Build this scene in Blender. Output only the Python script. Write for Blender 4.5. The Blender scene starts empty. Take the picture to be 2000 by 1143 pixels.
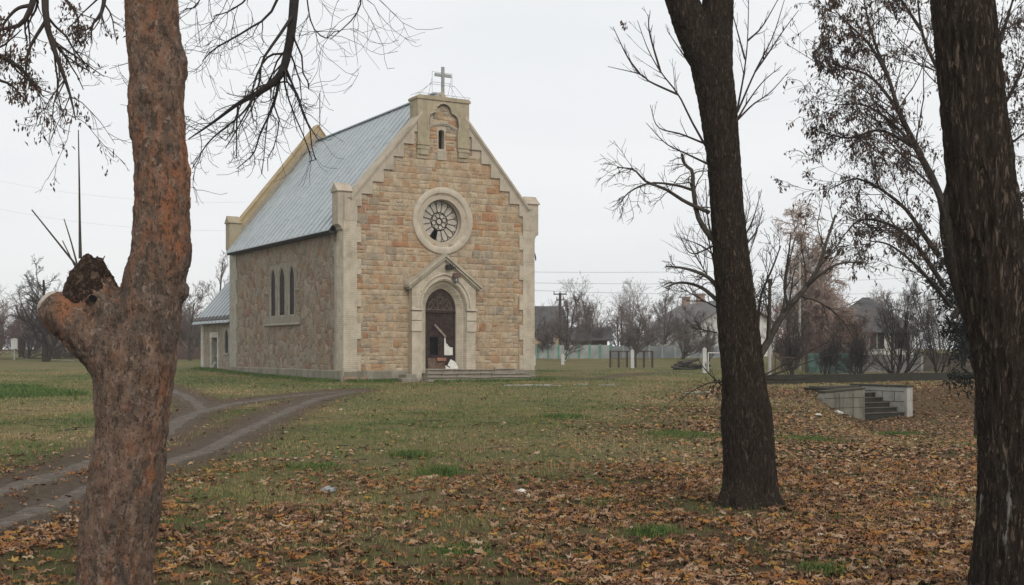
import bpy, bmesh, math, random
import numpy as np
from mathutils import Vector, noise as mnoise
from mathutils.geometry import tessellate_polygon
R = math.radians
scene = bpy.context.scene
COL = scene.collection

# ------------------------------------------------------------------ camera, sky, sun, exposure
FPX, YH, CAMZ = 2378.39, 684.66, 1.6          # focal length and horizon row in a 2000 px wide frame, eye height
cam_d = bpy.data.cameras.new("camera"); cam = bpy.data.objects.new("camera", cam_d); COL.objects.link(cam)
cam_d.sensor_width = 36; cam_d.lens = 36 * FPX / 2000; cam_d.shift_y = (YH - 571.5) / 2000
cam_d.clip_start = .1; cam_d.clip_end = 3000
cam.location = (0, 0, CAMZ); cam.rotation_euler = (R(90), 0, 0)
scene.camera = cam

SUN_EL, SUN_AZ = 38, 152      # elevation; azimuth clockwise from +Y (the view direction): behind the camera, to the right
sun_d = bpy.data.lights.new("sun", 'SUN'); sun_d.energy = 1.5; sun_d.angle = R(34); sun_d.color = (1, .95, .88)
sun = bpy.data.objects.new("sun", sun_d); COL.objects.link(sun)
sd = Vector((math.sin(R(SUN_AZ)) * math.cos(R(SUN_EL)), math.cos(R(SUN_AZ)) * math.cos(R(SUN_EL)), math.sin(R(SUN_EL))))
sun.rotation_euler = sd.to_track_quat('Z', 'Y').to_euler(); sun.location = (0, -10, 30)

world = bpy.data.worlds.new("World"); scene.world = world; world.use_nodes = True
wn, wl = world.node_tree.nodes, world.node_tree.links
wn.clear()
sky = wn.new('ShaderNodeTexSky'); sky.sky_type = 'NISHITA'; sky.sun_disc = False
sky.sun_elevation = R(SUN_EL); sky.sun_rotation = R(SUN_AZ)
bg1 = wn.new('ShaderNodeBackground'); bg1.inputs['Strength'].default_value = .07
wl.new(sky.outputs[0], bg1.inputs['Color'])
# the closed overcast layer in front of the clear sky
tc = wn.new('ShaderNodeTexCoord'); mp = wn.new('ShaderNodeMapping'); mp.inputs['Scale'].default_value = (1.2, 1.2, 5)
wl.new(tc.outputs['Generated'], mp.inputs['Vector'])
cn = wn.new('ShaderNodeTexNoise'); cn.inputs['Scale'].default_value = 2.2; cn.inputs['Detail'].default_value = 5
wl.new(mp.outputs[0], cn.inputs['Vector'])
cr = wn.new('ShaderNodeValToRGB')
cr.color_ramp.elements[0].position = .3; cr.color_ramp.elements[0].color = (.90, .922, .94, 1)
cr.color_ramp.elements[1].position = .7; cr.color_ramp.elements[1].color = (.985, .99, .99, 1)
wl.new(cn.outputs['Fac'], cr.inputs[0])
bg2 = wn.new('ShaderNodeBackground'); bg2.inputs['Strength'].default_value = 1.0
wl.new(cr.outputs[0], bg2.inputs['Color'])
mx = wn.new('ShaderNodeMixShader'); mx.inputs[0].default_value = .95
wo = wn.new('ShaderNodeOutputWorld')
wl.new(bg1.outputs[0], mx.inputs[1]); wl.new(bg2.outputs[0], mx.inputs[2]); wl.new(mx.outputs[0], wo.inputs[0])
scene.view_settings.view_transform = 'Standard'; scene.view_settings.look = 'None'
scene.view_settings.exposure = 0.0; scene.view_settings.gamma = 1.0
scene.cycles.max_bounces = 6; scene.cycles.diffuse_bounces = 3; scene.cycles.transparent_max_bounces = 8
scene.cycles.caustics_reflective = False; scene.cycles.caustics_refractive = False

# ------------------------------------------------------------------ small helpers
def tag(o, label=None, cat=None, group=None, kind=None):
    if label: o['label'] = label
    if cat: o['category'] = cat
    if group: o['group'] = group
    if kind: o['kind'] = kind
    return o
def empty(name, loc=(0, 0, 0), rz=0, label=None, cat=None, group=None):
    o = bpy.data.objects.new(name, None); o.empty_display_size = .2; COL.objects.link(o)
    o.location = loc; o.rotation_euler = (0, 0, rz)
    return tag(o, label, cat, group)
def link(name, me, mat, parent=None):
    o = bpy.data.objects.new(name, me); COL.objects.link(o)
    if mat is not None: me.materials.append(mat)
    if parent is not None: o.parent = parent
    return o
def np_mesh(name, V, F, smooth=True, attrs=None):
    """mesh from numpy arrays; F is a list of (n,k) face arrays"""
    me = bpy.data.meshes.new(name)
    V = np.asarray(V, np.float32); me.vertices.add(len(V)); me.vertices.foreach_set('co', V.ravel())
    if not isinstance(F, list): F = [F]
    F = [np.asarray(f, np.int32) for f in F if len(f)]
    nl = sum(f.size for f in F); npoly = sum(len(f) for f in F)
    me.loops.add(nl); me.loops.foreach_set('vertex_index', np.concatenate([f.ravel() for f in F]))
    tot = np.concatenate([np.full(len(f), f.shape[1], np.int32) for f in F])
    me.polygons.add(npoly)
    me.polygons.foreach_set('loop_start', np.concatenate([[0], np.cumsum(tot)[:-1]]).astype(np.int32))
    me.polygons.foreach_set('use_smooth', np.full(npoly, smooth))
    for k, v in (attrs or {}).items():
        a = me.attributes.new(k, 'FLOAT', 'POINT'); a.data.foreach_set('value', np.asarray(v, np.float32))
    me.update(calc_edges=True); me.validate()
    return me
def smooth01(a, b, x):
    t = np.clip((x - a) / (b - a), 0, 1); return t * t * (3 - 2 * t)

class MB:
    """collects polygons for ONE mesh"""
    def __init__(s): s.v = []; s.f = []; s.a = []; s.cur = 0.5
    def add(s, vs, fs):
        b = len(s.v); s.v += [tuple(p) for p in vs]; s.a += [s.cur] * len(vs); s.f += [tuple(i + b for i in f) for f in fs]
    def box(s, x0, x1, y0, y1, z0, z1):
        s.add([(x0,y0,z0),(x1,y0,z0),(x1,y1,z0),(x0,y1,z0),(x0,y0,z1),(x1,y0,z1),(x1,y1,z1),(x0,y1,z1)],
              [(0,3,2,1),(4,5,6,7),(0,1,5,4),(1,2,6,5),(2,3,7,6),(3,0,4,7)])
    def prism(s, poly, a, b, plane='xz', holes=()):
        """poly (with holes) in a plane, extruded between a and b along the third axis"""
        def P(p, w): return (p[0], w, p[1]) if plane == 'xz' else (w, p[0], p[1]) if plane == 'yz' else (p[0], p[1], w)
        loops = [list(poly)] + [list(h) for h in holes]
        tri = tessellate_polygon([[Vector((p[0], p[1], 0)) for p in l] for l in loops])
        flat = [p for l in loops for p in l]; n = len(flat)
        vs = [P(p, a) for p in flat] + [P(p, b) for p in flat]; fs = []
        for t in tri: fs.append(tuple(t)); fs.append(tuple(i + n for i in reversed(t)))
        o = 0
        for l in loops:
            m = len(l)
            for i in range(m):
                j = (i + 1) % m; fs.append((o + i, o + j, o + j + n, o + i + n))
            o += m
        s.add(vs, fs)
    def tube(s, pts, r, sides=6, cap=True):
        pts = [Vector(p) for p in pts]; rr = r if hasattr(r, '__len__') else [r] * len(pts)
        vs = []; fs = []
        for i, p in enumerate(pts):
            t = (pts[min(i + 1, len(pts) - 1)] - pts[max(i - 1, 0)]).normalized()
            ref = Vector((0, 0, 1)) if abs(t.z) < .9 else Vector((1, 0, 0))
            n = t.cross(ref).normalized(); b = t.cross(n)
            for k in range(sides):
                a = 2 * math.pi * k / sides; vs.append(p + (n * math.cos(a) + b * math.sin(a)) * rr[i])
        for i in range(len(pts) - 1):
            for k in range(sides):
                k2 = (k + 1) % sides; fs.append((i*sides+k, i*sides+k2, (i+1)*sides+k2, (i+1)*sides+k))
        if cap:
            fs.append(tuple(reversed(range(sides)))); fs.append(tuple((len(pts)-1)*sides + k for k in range(sides)))
        s.add(vs, fs)
    def bar(s, p, q, w, d, up=(0, 1, 0)):
        """rectangular bar from p to q; w across, d along `up`"""
        p = Vector(p); q = Vector(q); t = (q - p).normalized(); u = Vector(up); n = t.cross(u).normalized(); u = n.cross(t)
        c = [n*w/2 + u*d/2, -n*w/2 + u*d/2, -n*w/2 - u*d/2, n*w/2 - u*d/2]
        s.add([p + x for x in c] + [q + x for x in c], [(3,2,1,0),(4,5,6,7),(0,1,5,4),(1,2,6,5),(2,3,7,6),(3,0,4,7)])
    def build(s, name, mat, parent=None, bevel=0, smooth=False, attr=False):
        me = bpy.data.meshes.new(name); me.from_pydata(s.v, [], s.f)
        if attr:
            a = me.attributes.new('rnd', 'FLOAT', 'POINT'); a.data.foreach_set('value', s.a)
        bm = bmesh.new(); bm.from_mesh(me)
        bmesh.ops.recalc_face_normals(bm, faces=bm.faces)
        bm.to_mesh(me); bm.free()
        if smooth: me.polygons.foreach_set('use_smooth', [True] * len(me.polygons))
        o = link(name, me, mat, parent)
        if bevel:
            m = o.modifiers.new('bevel', 'BEVEL'); m.width = bevel; m.segments = 2; m.limit_method = 'ANGLE'; m.angle_limit = R(40)
        return o

# ------------------------------------------------------------------ materials
class M:
    def __init__(s, name, rough=.9, spec=.25, coord='Object'):
        s.m = bpy.data.materials.new(name); s.m.use_nodes = True
        s.n, s.l = s.m.node_tree.nodes, s.m.node_tree.links
        s.b = s.n['Principled BSDF']; s.b.inputs['Roughness'].default_value = rough
        s.b.inputs['Specular IOR Level'].default_value = spec
        s.co = s.n.new('ShaderNodeTexCoord').outputs[coord]
    def _in(s, sock, v):
        if hasattr(v, 'is_linked') or isinstance(v, bpy.types.NodeSocket): s.l.new(v, sock)
        else: sock.default_value = (*v, 1) if isinstance(v, (tuple, list)) and len(v) == 3 and sock.type == 'RGBA' else v
    def map(s, scale=(1, 1, 1), rot=(0, 0, 0), co=None):
        m = s.n.new('ShaderNodeMapping'); m.inputs['Scale'].default_value = scale; m.inputs['Rotation'].default_value = rot
        s.l.new(co or s.co, m.inputs['Vector']); return m.outputs[0]
    def noise(s, sc, det=4, rough=.55, co=None, dist=0):
        n = s.n.new('ShaderNodeTexNoise'); n.inputs['Scale'].default_value = sc; n.inputs['Detail'].default_value = det
        n.inputs['Roughness'].default_value = rough; n.inputs['Distortion'].default_value = dist
        s.l.new(co or s.co, n.inputs['Vector']); return n.outputs['Fac']
    def voro(s, sc, feat='F1', co=None, rnd=1, out=None):
        n = s.n.new('ShaderNodeTexVoronoi'); n.feature = feat; n.inputs['Scale'].default_value = sc; n.inputs['Randomness'].default_value = rnd
        s.l.new(co or s.co, n.inputs['Vector']); return n.outputs[out or 'Distance']
    def ramp(s, fac, *stops, const=False):
        r = s.n.new('ShaderNodeValToRGB'); s._in(r.inputs[0], fac); e = r.color_ramp.elements
        if const: r.color_ramp.interpolation = 'CONSTANT'
        while len(e) < len(stops): e.new(.5)
        for i, (p, c) in enumerate(stops):
            e[i].position = p; e[i].color = (c, c, c, 1) if not isinstance(c, tuple) else (*c, 1)
        return r.outputs[0]
    def mix(s, fac, a, b, mode='MIX'):
        n = s.n.new('ShaderNodeMix'); n.data_type = 'RGBA'; n.blend_type = mode
        s._in(n.inputs[0], fac); s._in(n.inputs[6], a); s._in(n.inputs[7], b); return n.outputs[2]
    def math(s, op, a, b=0.0):
        n = s.n.new('ShaderNodeMath'); n.operation = op; s._in(n.inputs[0], a); s._in(n.inputs[1], b); return n.outputs[0]
    def attr(s, name):
        n = s.n.new('ShaderNodeAttribute'); n.attribute_name = name; return n.outputs['Fac']
    def sep(s, co=None):
        n = s.n.new('ShaderNodeSeparateXYZ'); s.l.new(co or s.co, n.inputs[0]); return n.outputs
    def bump(s, h, strength=.5, dist=.01):
        n = s.n.new('ShaderNodeBump'); n.inputs['Strength'].default_value = strength; n.inputs['Distance'].default_value = dist
        s.l.new(h, n.inputs['Height']); s.l.new(n.outputs[0], s.b.inputs['Normal'])
    def color(s, c): s._in(s.b.inputs['Base Color'], c); return s
    def rough(s, c): s._in(s.b.inputs['Roughness'], c); return s

def simple(name, col, rough=.8, var=.25, sc=6, bump=.2, metal=0, spec=.25, bs=40):
    m = M(name, rough, spec); n = m.noise(sc, 5)
    lo = tuple(c * (1 - var) for c in col); hi = tuple(min(1, c * (1 + var)) for c in col)
    m.color(m.ramp(n, (.3, lo), (.7, hi))); m.b.inputs['Metallic'].default_value = metal
    if bump: m.bump(m.noise(bs, 4), bump, .01)
    return m.m

def mat_stone(name, stops, mott=.5, bs=22):
    m = M(name, .95, .15)
    c = m.ramp(m.attr('rnd'), *stops)
    c = m.mix(mott, c, m.ramp(m.noise(3.4, 8, .78), (.32, (.42, .37, .31)), (.46, (.80, .76, .70)), (.56, (1.0, .95, .88)), (.7, (1.12, 1.1, 1.05))), 'MULTIPLY')
    rust = m.ramp(m.noise(1.6, 6, .7), (.5, 0.), (.66, .6))
    c = m.mix(rust, c, m.mix(.75, c, (.33, .165, .07)))
    c = m.mix(m.ramp(m.noise(2.3, 4, .6), (.5, 0.), (.7, .6)), c, (.26, .22, .16))
    m.color(c); m.bump(m.noise(bs, 7, .7), .9, .03); return m.m
MT = {}
MT['facade_stone'] = mat_stone('facade stone', [(0, (.385, .215, .12)), (.12, (.43, .285, .175)), (.26, (.45, .335, .22)), (.42, (.46, .365, .26)), (.55, (.50, .43, .325)), (.68, (.43, .34, .24)), (.78, (.38, .325, .255)), (.87, (.30, .265, .21)), (.94, (.40, .29, .21)), (1, (.36, .225, .15))], .95)
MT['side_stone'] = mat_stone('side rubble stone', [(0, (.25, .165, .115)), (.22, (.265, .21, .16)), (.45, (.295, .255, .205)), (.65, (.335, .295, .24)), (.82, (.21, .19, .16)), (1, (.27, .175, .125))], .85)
def mat_mortar(name, a, b):
    m = M(name, .98, .1)
    m.color(m.ramp(m.noise(4, 6, .7), (.3, a), (.7, b))); m.bump(m.noise(60, 5), .5, .01); return m.m
MT['mortar'] = mat_mortar('lime mortar', (.36, .30, .225), (.48, .41, .315))
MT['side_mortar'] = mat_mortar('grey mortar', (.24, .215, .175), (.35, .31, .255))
def mat_cement(name, col, brick=0., moss=.3, stain=(.23, .20, .13)):
    m = M(name, .93, .2)
    c = m.ramp(m.noise(3, 6, .65), (.28, tuple(x * .74 for x in col)), (.5, col), (.75, tuple(min(1, x * 1.14) for x in col)))
    st = m.ramp(m.noise(1.0, 6, .7, m.map((2.2, 2.2, .55))), (.46, 0.), (.72, moss))      # run-down stains and lichen
    c = m.mix(st, c, stain)
    h = m.noise(45, 6, .7)
    if brick:
        b = m.n.new('ShaderNodeTexBrick'); b.inputs['Scale'].default_value = 1
        b.inputs['Brick Width'].default_value = .25; b.inputs['Row Height'].default_value = .075; b.inputs['Mortar Size'].default_value = .009
        b.inputs['Color1'].default_value = (1, 1, 1, 1); b.inputs['Color2'].default_value = (.82, .8, .77, 1); b.inputs['Mortar'].default_value = (.62, .6, .56, 1)
        s = m.sep(); cb = m.n.new('ShaderNodeCombineXYZ'); m.l.new(m.math('ADD', s[0], s[1]), cb.inputs[0]); m.l.new(s[2], cb.inputs[1])
        m.l.new(cb.outputs[0], b.inputs['Vector'])
        k = m.math('MULTIPLY', m.ramp(m.noise(1.7, 4), (.35, .15), (.6, 1.)), brick)
        c = m.mix(k, c, b.outputs['Color'], 'MULTIPLY'); h = m.math('ADD', m.math('MULTIPLY', h, .4), m.math('MULTIPLY', b.outputs['Fac'], -.7 * brick))
    m.color(c); m.bump(h, .6, .012); return m.m
MT['cement'] = mat_cement('cream cement render', (.50, .435, .345), 0, .4)
MT['quoin'] = mat_cement('cream brick quoin', (.52, .455, .355), .8, .4)
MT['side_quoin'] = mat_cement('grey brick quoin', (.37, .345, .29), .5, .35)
MT['bell_cement'] = mat_cement('lichened cement', (.36, .305, .21), 0, .7, (.20, .17, .09))
MT['coping'] = mat_cement('coping cement', (.42, .36, .28), 0, .55, (.22, .19, .14))
MT['rear_coping'] = mat_cement('yellowed coping cement', (.40, .31, .18), 0, .5, (.28, .19, .10))
MT['plinth'] = mat_cement('grey plinth cement', (.25, .225, .175), 0, .8, (.085, .085, .055))
MT['step_stone'] = mat_cement('worn step concrete', (.27, .24, .19), .45, .7, (.17, .15, .11))
MT['annex_wall'] = mat_cement('annex grey render', (.36, .335, .28), 0, .5, (.19, .155, .115))
MT['window_stone'] = mat_cement('dull window stone', (.285, .255, .205), .5, .5)
MT['white_brick'] = mat_cement('pale silicate brick', (.58, .56, .50), 1., .15)
def mat_roof():
    m = M('galvanised sheet', .42, .5)
    s = m.sep(); n = m.noise(1.1, 5, .6, m.map((1, .5, 1)))
    fl = m.n.new('ShaderNodeTexWhiteNoise'); fl.noise_dimensions = '1D'
    m.l.new(m.math('FLOOR', m.math('DIVIDE', s[1], .62)), fl.inputs['W'])
    c = m.ramp(n, (.25, (.30, .34, .355)), (.5, (.36, .40, .415)), (.75, (.43, .46, .47)))
    c = m.mix(m.math('MULTIPLY', fl.outputs[0], .3), c, (.29, .32, .33))
    c = m.mix(m.ramp(m.noise(9, 6, .75, m.map((.25, 1, .25))), (.6, 0.), (.8, .3)), c, (.27, .27, .25))
    m.color(c); m.b.inputs['Metallic'].default_value = .25; m.bump(m.noise(2.5, 3), .25, .02); return m.m
MT['roof_sheet'] = mat_roof()
MT['dark_wood'] = simple('old dark door wood', (.04, .026, .021), .7, .5, 7, .4, 0, .12)
MT['grey_wood'] = simple('weathered wood', (.24, .19, .15), .85, .4, 9, .5)
MT['red_wood'] = simple('red brown board', (.27, .13, .085), .8, .3, 9, .4)
MT['fascia'] = simple('dark eave board', (.06, .052, .045), .8, .3, 5, .2)
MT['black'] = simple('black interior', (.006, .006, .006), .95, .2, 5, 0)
MT['iron'] = simple('black iron', (.025, .022, .02), .55, .4, 12, .2, .4)
MT['rust'] = simple('rusty iron', (.06, .04, .03), .85, .45, 14, .3)
MT['steel'] = simple('grey steel', (.27, .27, .26), .5, .3, 12, .1, .5)
MT['white_board'] = simple('white board', (.62, .60, .55), .8, .14, 7, .3)
MT['concrete'] = mat_cement('grey concrete', (.36, .345, .31), 0, .7, (.15, .145, .10))
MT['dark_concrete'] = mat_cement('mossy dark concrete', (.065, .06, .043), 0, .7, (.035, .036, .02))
MT['tread'] = mat_cement('dirty shaded tread', (.11, .10, .082), 0, .7, (.05, .045, .032))  # stained, with the shade inside the stair also in the colour
MT['whitewash'] = simple('whitewash', (.52, .52, .49), .9, .15, 8, .2)
MT['slate'] = simple('grey asbestos slate', (.13, .125, .12), .9, .25, 2, .3)
MT['dark_slate'] = simple('dark slate', (.075, .072, .072), .9, .25, 2, .3)
MT['pale_wall'] = simple('pale house wall', (.58, .57, .53), .9, .15, 1, .1)
MT['ochre_wall'] = simple('ochre house wall', (.42, .30, .19), .9, .2, 1, .1)
MT['chimney_brick'] = simple('chimney brick', (.27, .19, .15), .9, .25, 4, .2)
MT['grey_fence'] = simple('grey board fence', (.33, .345, .33), .9, .2, 1.5, .2)
MT['teal_fence'] = simple('teal painted sheet', (.075, .14, .118), .7, .25, 1.5, .1)
MT['green_paint'] = simple('green paint', (.10, .30, .20), .7, .2, 3, .1)
MT['brown_wall'] = simple('brown brick wall', (.12, .075, .06), .95, .3, 2, .3)
MT['pane'] = simple('dark window glass', (.018, .017, .016), .55, .4, 3, .1, 0, .15)
def mat_dusty():
    m = M('dusty glass', .35, .5)
    m.color(m.ramp(m.noise(4, 4), (.3, (.32, .28, .23)), (.7, (.52, .47, .39)))); return m.m
MT['dusty_glass'] = mat_dusty()
MT['clear_glass'] = simple('lamp glass', (.35, .35, .34), .1, .1, 3, 0, 0, .6)

def mat_bark(name, lo, mid, hi, fis, sx, sz, patch=None, bump=1.0, fw=.035, fa=.8, wash=None, scales=0):
    """fissured bark: noise stretched along the stem, thin dark cracks, optional patches of another colour"""
    m = M(name, .95, .12)
    co = m.map((sx, sx, sz)); d = m.noise(1, 7, .72, co, .5)
    c = m.ramp(d, (.3, lo), (.5, mid), (.7, hi))
    if patch:
        for pc, sc, a, b, amt, st in patch:
            c = m.mix(m.ramp(m.noise(sc, 6, .7, m.map((1, 1, st))), (a, 0.), (b, amt)), c, pc)
    r = m.noise(1, 5, .65, m.map((sx * 1.1, sx * 1.1, sz * 1.1)), .8)
    f = m.ramp(m.math('ABSOLUTE', m.math('SUBTRACT', r, .5)), (0, 1.), (fw, .75), (fw * 2.2, 0.))
    if scales:
        v = m.voro(1, 'DISTANCE_TO_EDGE', m.map((scales, scales, scales * .42)))
        f = m.math('MAXIMUM', m.math('MULTIPLY', f, .6), m.ramp(v, (0, .9), (.07, .35), (.16, 0.)))
    c = m.mix(m.math('MULTIPLY', f, fa), c, fis)
    if wash:
        z = m.sep()[2]
        k = m.ramp(m.noise(1, 5, .6, m.map((17, 17, 3.2))), (.60, 0.), (.63, 1.))
        zz = m.math('MULTIPLY', m.ramp(z, (.35, 0.), (.5, 1.)), m.ramp(z, (.85, 1.), (1.05, 0.)))
        c = m.mix(m.math('MULTIPLY', m.math('MULTIPLY', k, zz), .85), c, wash)
    m.color(c)
    m.bump(m.math('SUBTRACT', m.noise(1, 9, .75, m.map((sx * 1.4, sx * 1.4, sz * 1.4)), .4), m.math('MULTIPLY', f, .45)), bump, .03)
    return m.m
def mat_flaking():
    """flaking bark: small plates over soft mottling, fresh orange where larger plates fell off"""
    m = M('flaking orange bark', .93, .15)
    c = m.ramp(m.noise(1, 7, .7, m.map((14, 14, 7))), (.3, (.125, .083, .06)), (.5, (.215, .14, .10)), (.7, (.31, .21, .155)))
    for pc, sc, st, a, b, amt in (((.12, .105, .09), 3.2, .4, .48, .56, .7), ((.30, .215, .165), 7, .5, .54, .59, .6), ((.42, .165, .075), 2.7, .36, .51, .60, .7), ((.26, .145, .09), 15, .5, .56, .60, .6), ((.07, .056, .045), 22, .5, .54, .56, .7), ((.38, .28, .215), 30, .55, .585, .605, .7)):
        c = m.mix(m.ramp(m.noise(sc, 6, .7, m.map((1, 1, st)), .3), (a, 0.), (b, amt)), c, pc)
    sp = m.noise(1, 5, .7, m.map((62, 62, 34)))
    c = m.mix(m.ramp(sp, (.38, .75), (.45, 0.)), c, (.045, .034, .027))
    m.color(c); m.bump(m.math('ADD', m.noise(1, 8, .72, m.map((36, 36, 18))), sp), 1.0, .03); return m.m
MT['orange_bark'] = mat_flaking()
MT['stump_bark'] = mat_bark('rotten stump bark', (.06, .04, .031), (.115, .075, .055), (.19, .13, .095), (.03, .02, .016), 26, 20)
MT['dark_bark'] = mat_bark('dark fissured bark', (.054, .039, .028), (.112, .082, .06), (.205, .155, .115), (.018, .014, .010), 44, 9,
    [((.09, .085, .055), 3.0, .55, .72, .5, .4), ((.24, .20, .165), 34, .63, .69, .75, .16)], 1.2, .05)
MT['ridged_bark'] = mat_bark('deep ridged bark', (.082, .06, .044), (.17, .125, .092), (.28, .215, .165), (.02, .015, .011), 34, 6,
    [((.17, .14, .115), 26, .60, .70, .5, .22)], 1.4, .05, .8, (.42, .39, .36))
MT['twig'] = simple('bare twig', (.045, .036, .03), .9, .3, 9, .2)
MT['bough'] = simple('dark bough', (.03, .026, .024), .9, .35, 14, .4)
MT['grey_branch'] = simple('grey branch bark', (.06, .051, .042), .9, .35, 12, .4)
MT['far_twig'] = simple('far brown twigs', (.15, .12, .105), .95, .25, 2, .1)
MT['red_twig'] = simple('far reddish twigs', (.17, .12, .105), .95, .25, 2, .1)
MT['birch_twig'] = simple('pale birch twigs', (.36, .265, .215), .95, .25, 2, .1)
MT['rust_leaf'] = simple('rust leaves', (.19, .085, .045), .9, .4, 3, .1)
MT['key'] = simple('dry seed keys', (.085, .055, .04), .9, .4, 6, .1)
MT['needle'] = simple('dark spruce needles', (.014, .017, .011), .9, .5, 3, .1)
MT['birch_bark'] = simple('white birch bark', (.45, .44, .41), .9, .5, 9, .3)
MT['cut_wood'] = simple('fresh cut wood', (.40, .36, .30), .85, .2, 12, .2)

# ------------------------------------------------------------------ terrain
def nz(x, y, s, seed=0.0):
    return np.array([mnoise.noise((a * s + seed, b * s - seed, seed)) for a, b in zip(np.ravel(x), np.ravel(y))]).reshape(np.shape(x))
PD = np.array([-50, 14, 22, 33, 43, 50, 110, 160, 3000.]); PZ = np.array([0, 0, .05, .19, .36, .38, 1.46, 1.75, 1.8])
def hollow(x, y):
    dx = x - 12.3
    s = smooth01(8.7, 11.2, x - .25 * (y - 37.4)) * (1 - .55 * smooth01(17, 26, x))
    back = y - (39.0 + .30 * (x - 12))                 # the bank that the stair is cut into
    return -.88 * s * smooth01(17, 35, y) * (1 - smooth01(-1.6, 1.3, back))
def gz(x, y):
    x = np.asarray(x, float); y = np.asarray(y, float)
    z = np.interp(y, PD, PZ) * .5 + .25 * np.interp(y - 3, PD, PZ) + .25 * np.interp(y + 3, PD, PZ)
    return z + hollow(x, y)
def ray_ground(px, py):
    rx, rz = (px - 1000) / FPX, (YH - py) / FPX
    d = 4.0
    while d < 400:
        if CAMZ + rz * d <= float(gz(rx * d, d)): break
        d += .1
    return np.array([rx * d, d, float(gz(rx * d, d))])
def at(px, py, d):
    return np.array([(px - 1000) / FPX * d, d, CAMZ + (YH - py) / FPX * d])
def on_ground(px, d):
    x = (px - 1000) / FPX * d; return np.array([x, d, float(gz(x, d))])

# wheel tracks, read off the photo and dropped on the terrain
def track(pix): return np.array([ray_ground(*p) for p in pix])
RUT_A = track([(-160, 1000), (0, 955), (90, 930), (180, 902), (260, 868), (330, 835), (380, 805), (430, 791), (520, 777), (610, 768), (690, 761)])
RUT_B = track([(-190, 1085), (0, 1022), (90, 985), (170, 950), (250, 922), (330, 900), (400, 877), (450, 853), (500, 828), (560, 799), (620, 777), (700, 762)])
RUT_C = track([(400, 800), (385, 787), (362, 774), (330, 761), (300, 752)])
RUT_D = track([(1120, 742), (1180, 738), (1240, 731), (1320, 727)])
def seg_dist(x, y, L):
    d = np.full(np.shape(x), 1e9)
    for a, b in zip(L[:-1], L[1:]):
        ab = b[:2] - a[:2]; t = np.clip(((x - a[0]) * ab[0] + (y - a[1]) * ab[1]) / (ab @ ab), 0, 1)
        d = np.minimum(d, np.hypot(x - a[0] - t * ab[0], y - a[1] - t * ab[1]))
    return d
def path_dist(x, y):
    return np.minimum(np.minimum(seg_dist(x, y, RUT_A), seg_dist(x, y, RUT_B)), np.minimum(seg_dist(x, y, RUT_C), seg_dist(x, y, RUT_D) + .2))
def leaf_density(x, y, n):
    """0..1: how thickly the ground is covered by fallen leaves (n = low-frequency noise at x, y)"""
    lim = np.interp(x, [-8, -3, -1, 1, 3, 5.5, 8, 14], [9, 10.5, 12.5, 16.5, 25, 36, 41, 43]) + n * 7
    d = 1 - smooth01(-8, 13, y - lim) ** .75
    d = d * np.clip(.75 + n * .9, .2, 1) + .035
    d *= .12 + .88 * smooth01(.15, .8, path_dist(x, y))
    bank = smooth01(8, 10, x) * smooth01(30, 34, y) * (1 - smooth01(40.3, 41.6, y - .3 * (x - 12)))
    return np.clip(np.maximum(d, bank * .95), 0, 1)

def build_ground():
    ds = np.concatenate([np.linspace(-6, 5, 12), 5 * (1.0078 ** np.arange(1, 446)), np.geomspace(170, 420, 10)])
    ss = np.concatenate([np.linspace(-2.4, -.62, 18), np.linspace(-.6, .6, 280), np.linspace(.62, 2.4, 18)])
    D, S = np.meshgrid(ds, ss, indexing='ij'); X = S * (np.abs(D) + 5); Y = D
    n = nz(X, Y, .22, 3.1); n2 = nz(X, Y, 1.3, 7.7)
    near = 1 - smooth01(60, 120, Y)
    rut = np.exp(-(np.minimum(seg_dist(X, Y, RUT_A), seg_dist(X, Y, RUT_B)) / .3) ** 2)
    Z = gz(X, Y) + (.035 * n + .02 * n2) * near - .05 * rut
    V = np.stack([X, Y, Z], -1).reshape(-1, 3)
    a, b = D.shape; i = np.arange(a * b).reshape(a, b)
    F = np.stack([i[:-1, :-1], i[:-1, 1:], i[1:, 1:], i[1:, :-1]], -1).reshape(-1, 4)
    me = np_mesh('ground', V, F, True, {'leafy': leaf_density(X, Y, n).ravel(), 'track': np.exp(-(path_dist(X, Y) / .42) ** 2).ravel(),
        'soil': np.exp(-(path_dist(X, Y) / .95) ** 4).ravel()})
    m = M('meadow soil', .98, .08)
    g = m.ramp(m.noise(.42, 8, .72), (.34, (.185, .128, .07)), (.44, (.16, .135, .058)), (.52, (.105, .122, .038)), (.64, (.062, .10, .024)))
    g = m.mix(m.ramp(m.noise(5, 6, .7), (.42, 0.), (.62, .75)), g, (.27, .21, .115))
    g = m.mix(m.ramp(m.noise(30, 4, .7), (.42, 0.), (.7, .75)), g, (.05, .045, .02))
    lt = m.ramp(m.noise(14, 6, .75), (.3, (.035, .022, .013)), (.5, (.09, .052, .03)), (.7, (.155, .09, .05)))
    c = m.mix(m.math('MULTIPLY', m.attr('leafy'), .9), g, lt)
    c = m.mix(m.math('MULTIPLY', m.attr('soil'), .95), c, m.ramp(m.noise(7, 5, .7), (.3, (.06, .037, .024)), (.7, (.125, .08, .052))))
    c = m.mix(m.math('MULTIPLY', m.attr('track'), .75), c, m.ramp(m.noise(5, 6, .7), (.3, (.075, .062, .052)), (.7, (.15, .13, .112))))
    m.color(c); m.bump(m.noise(38, 6, .75), .9, .04)
    return tag(link('ground', me, m.m), kind='structure')
ground = build_ground()
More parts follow.
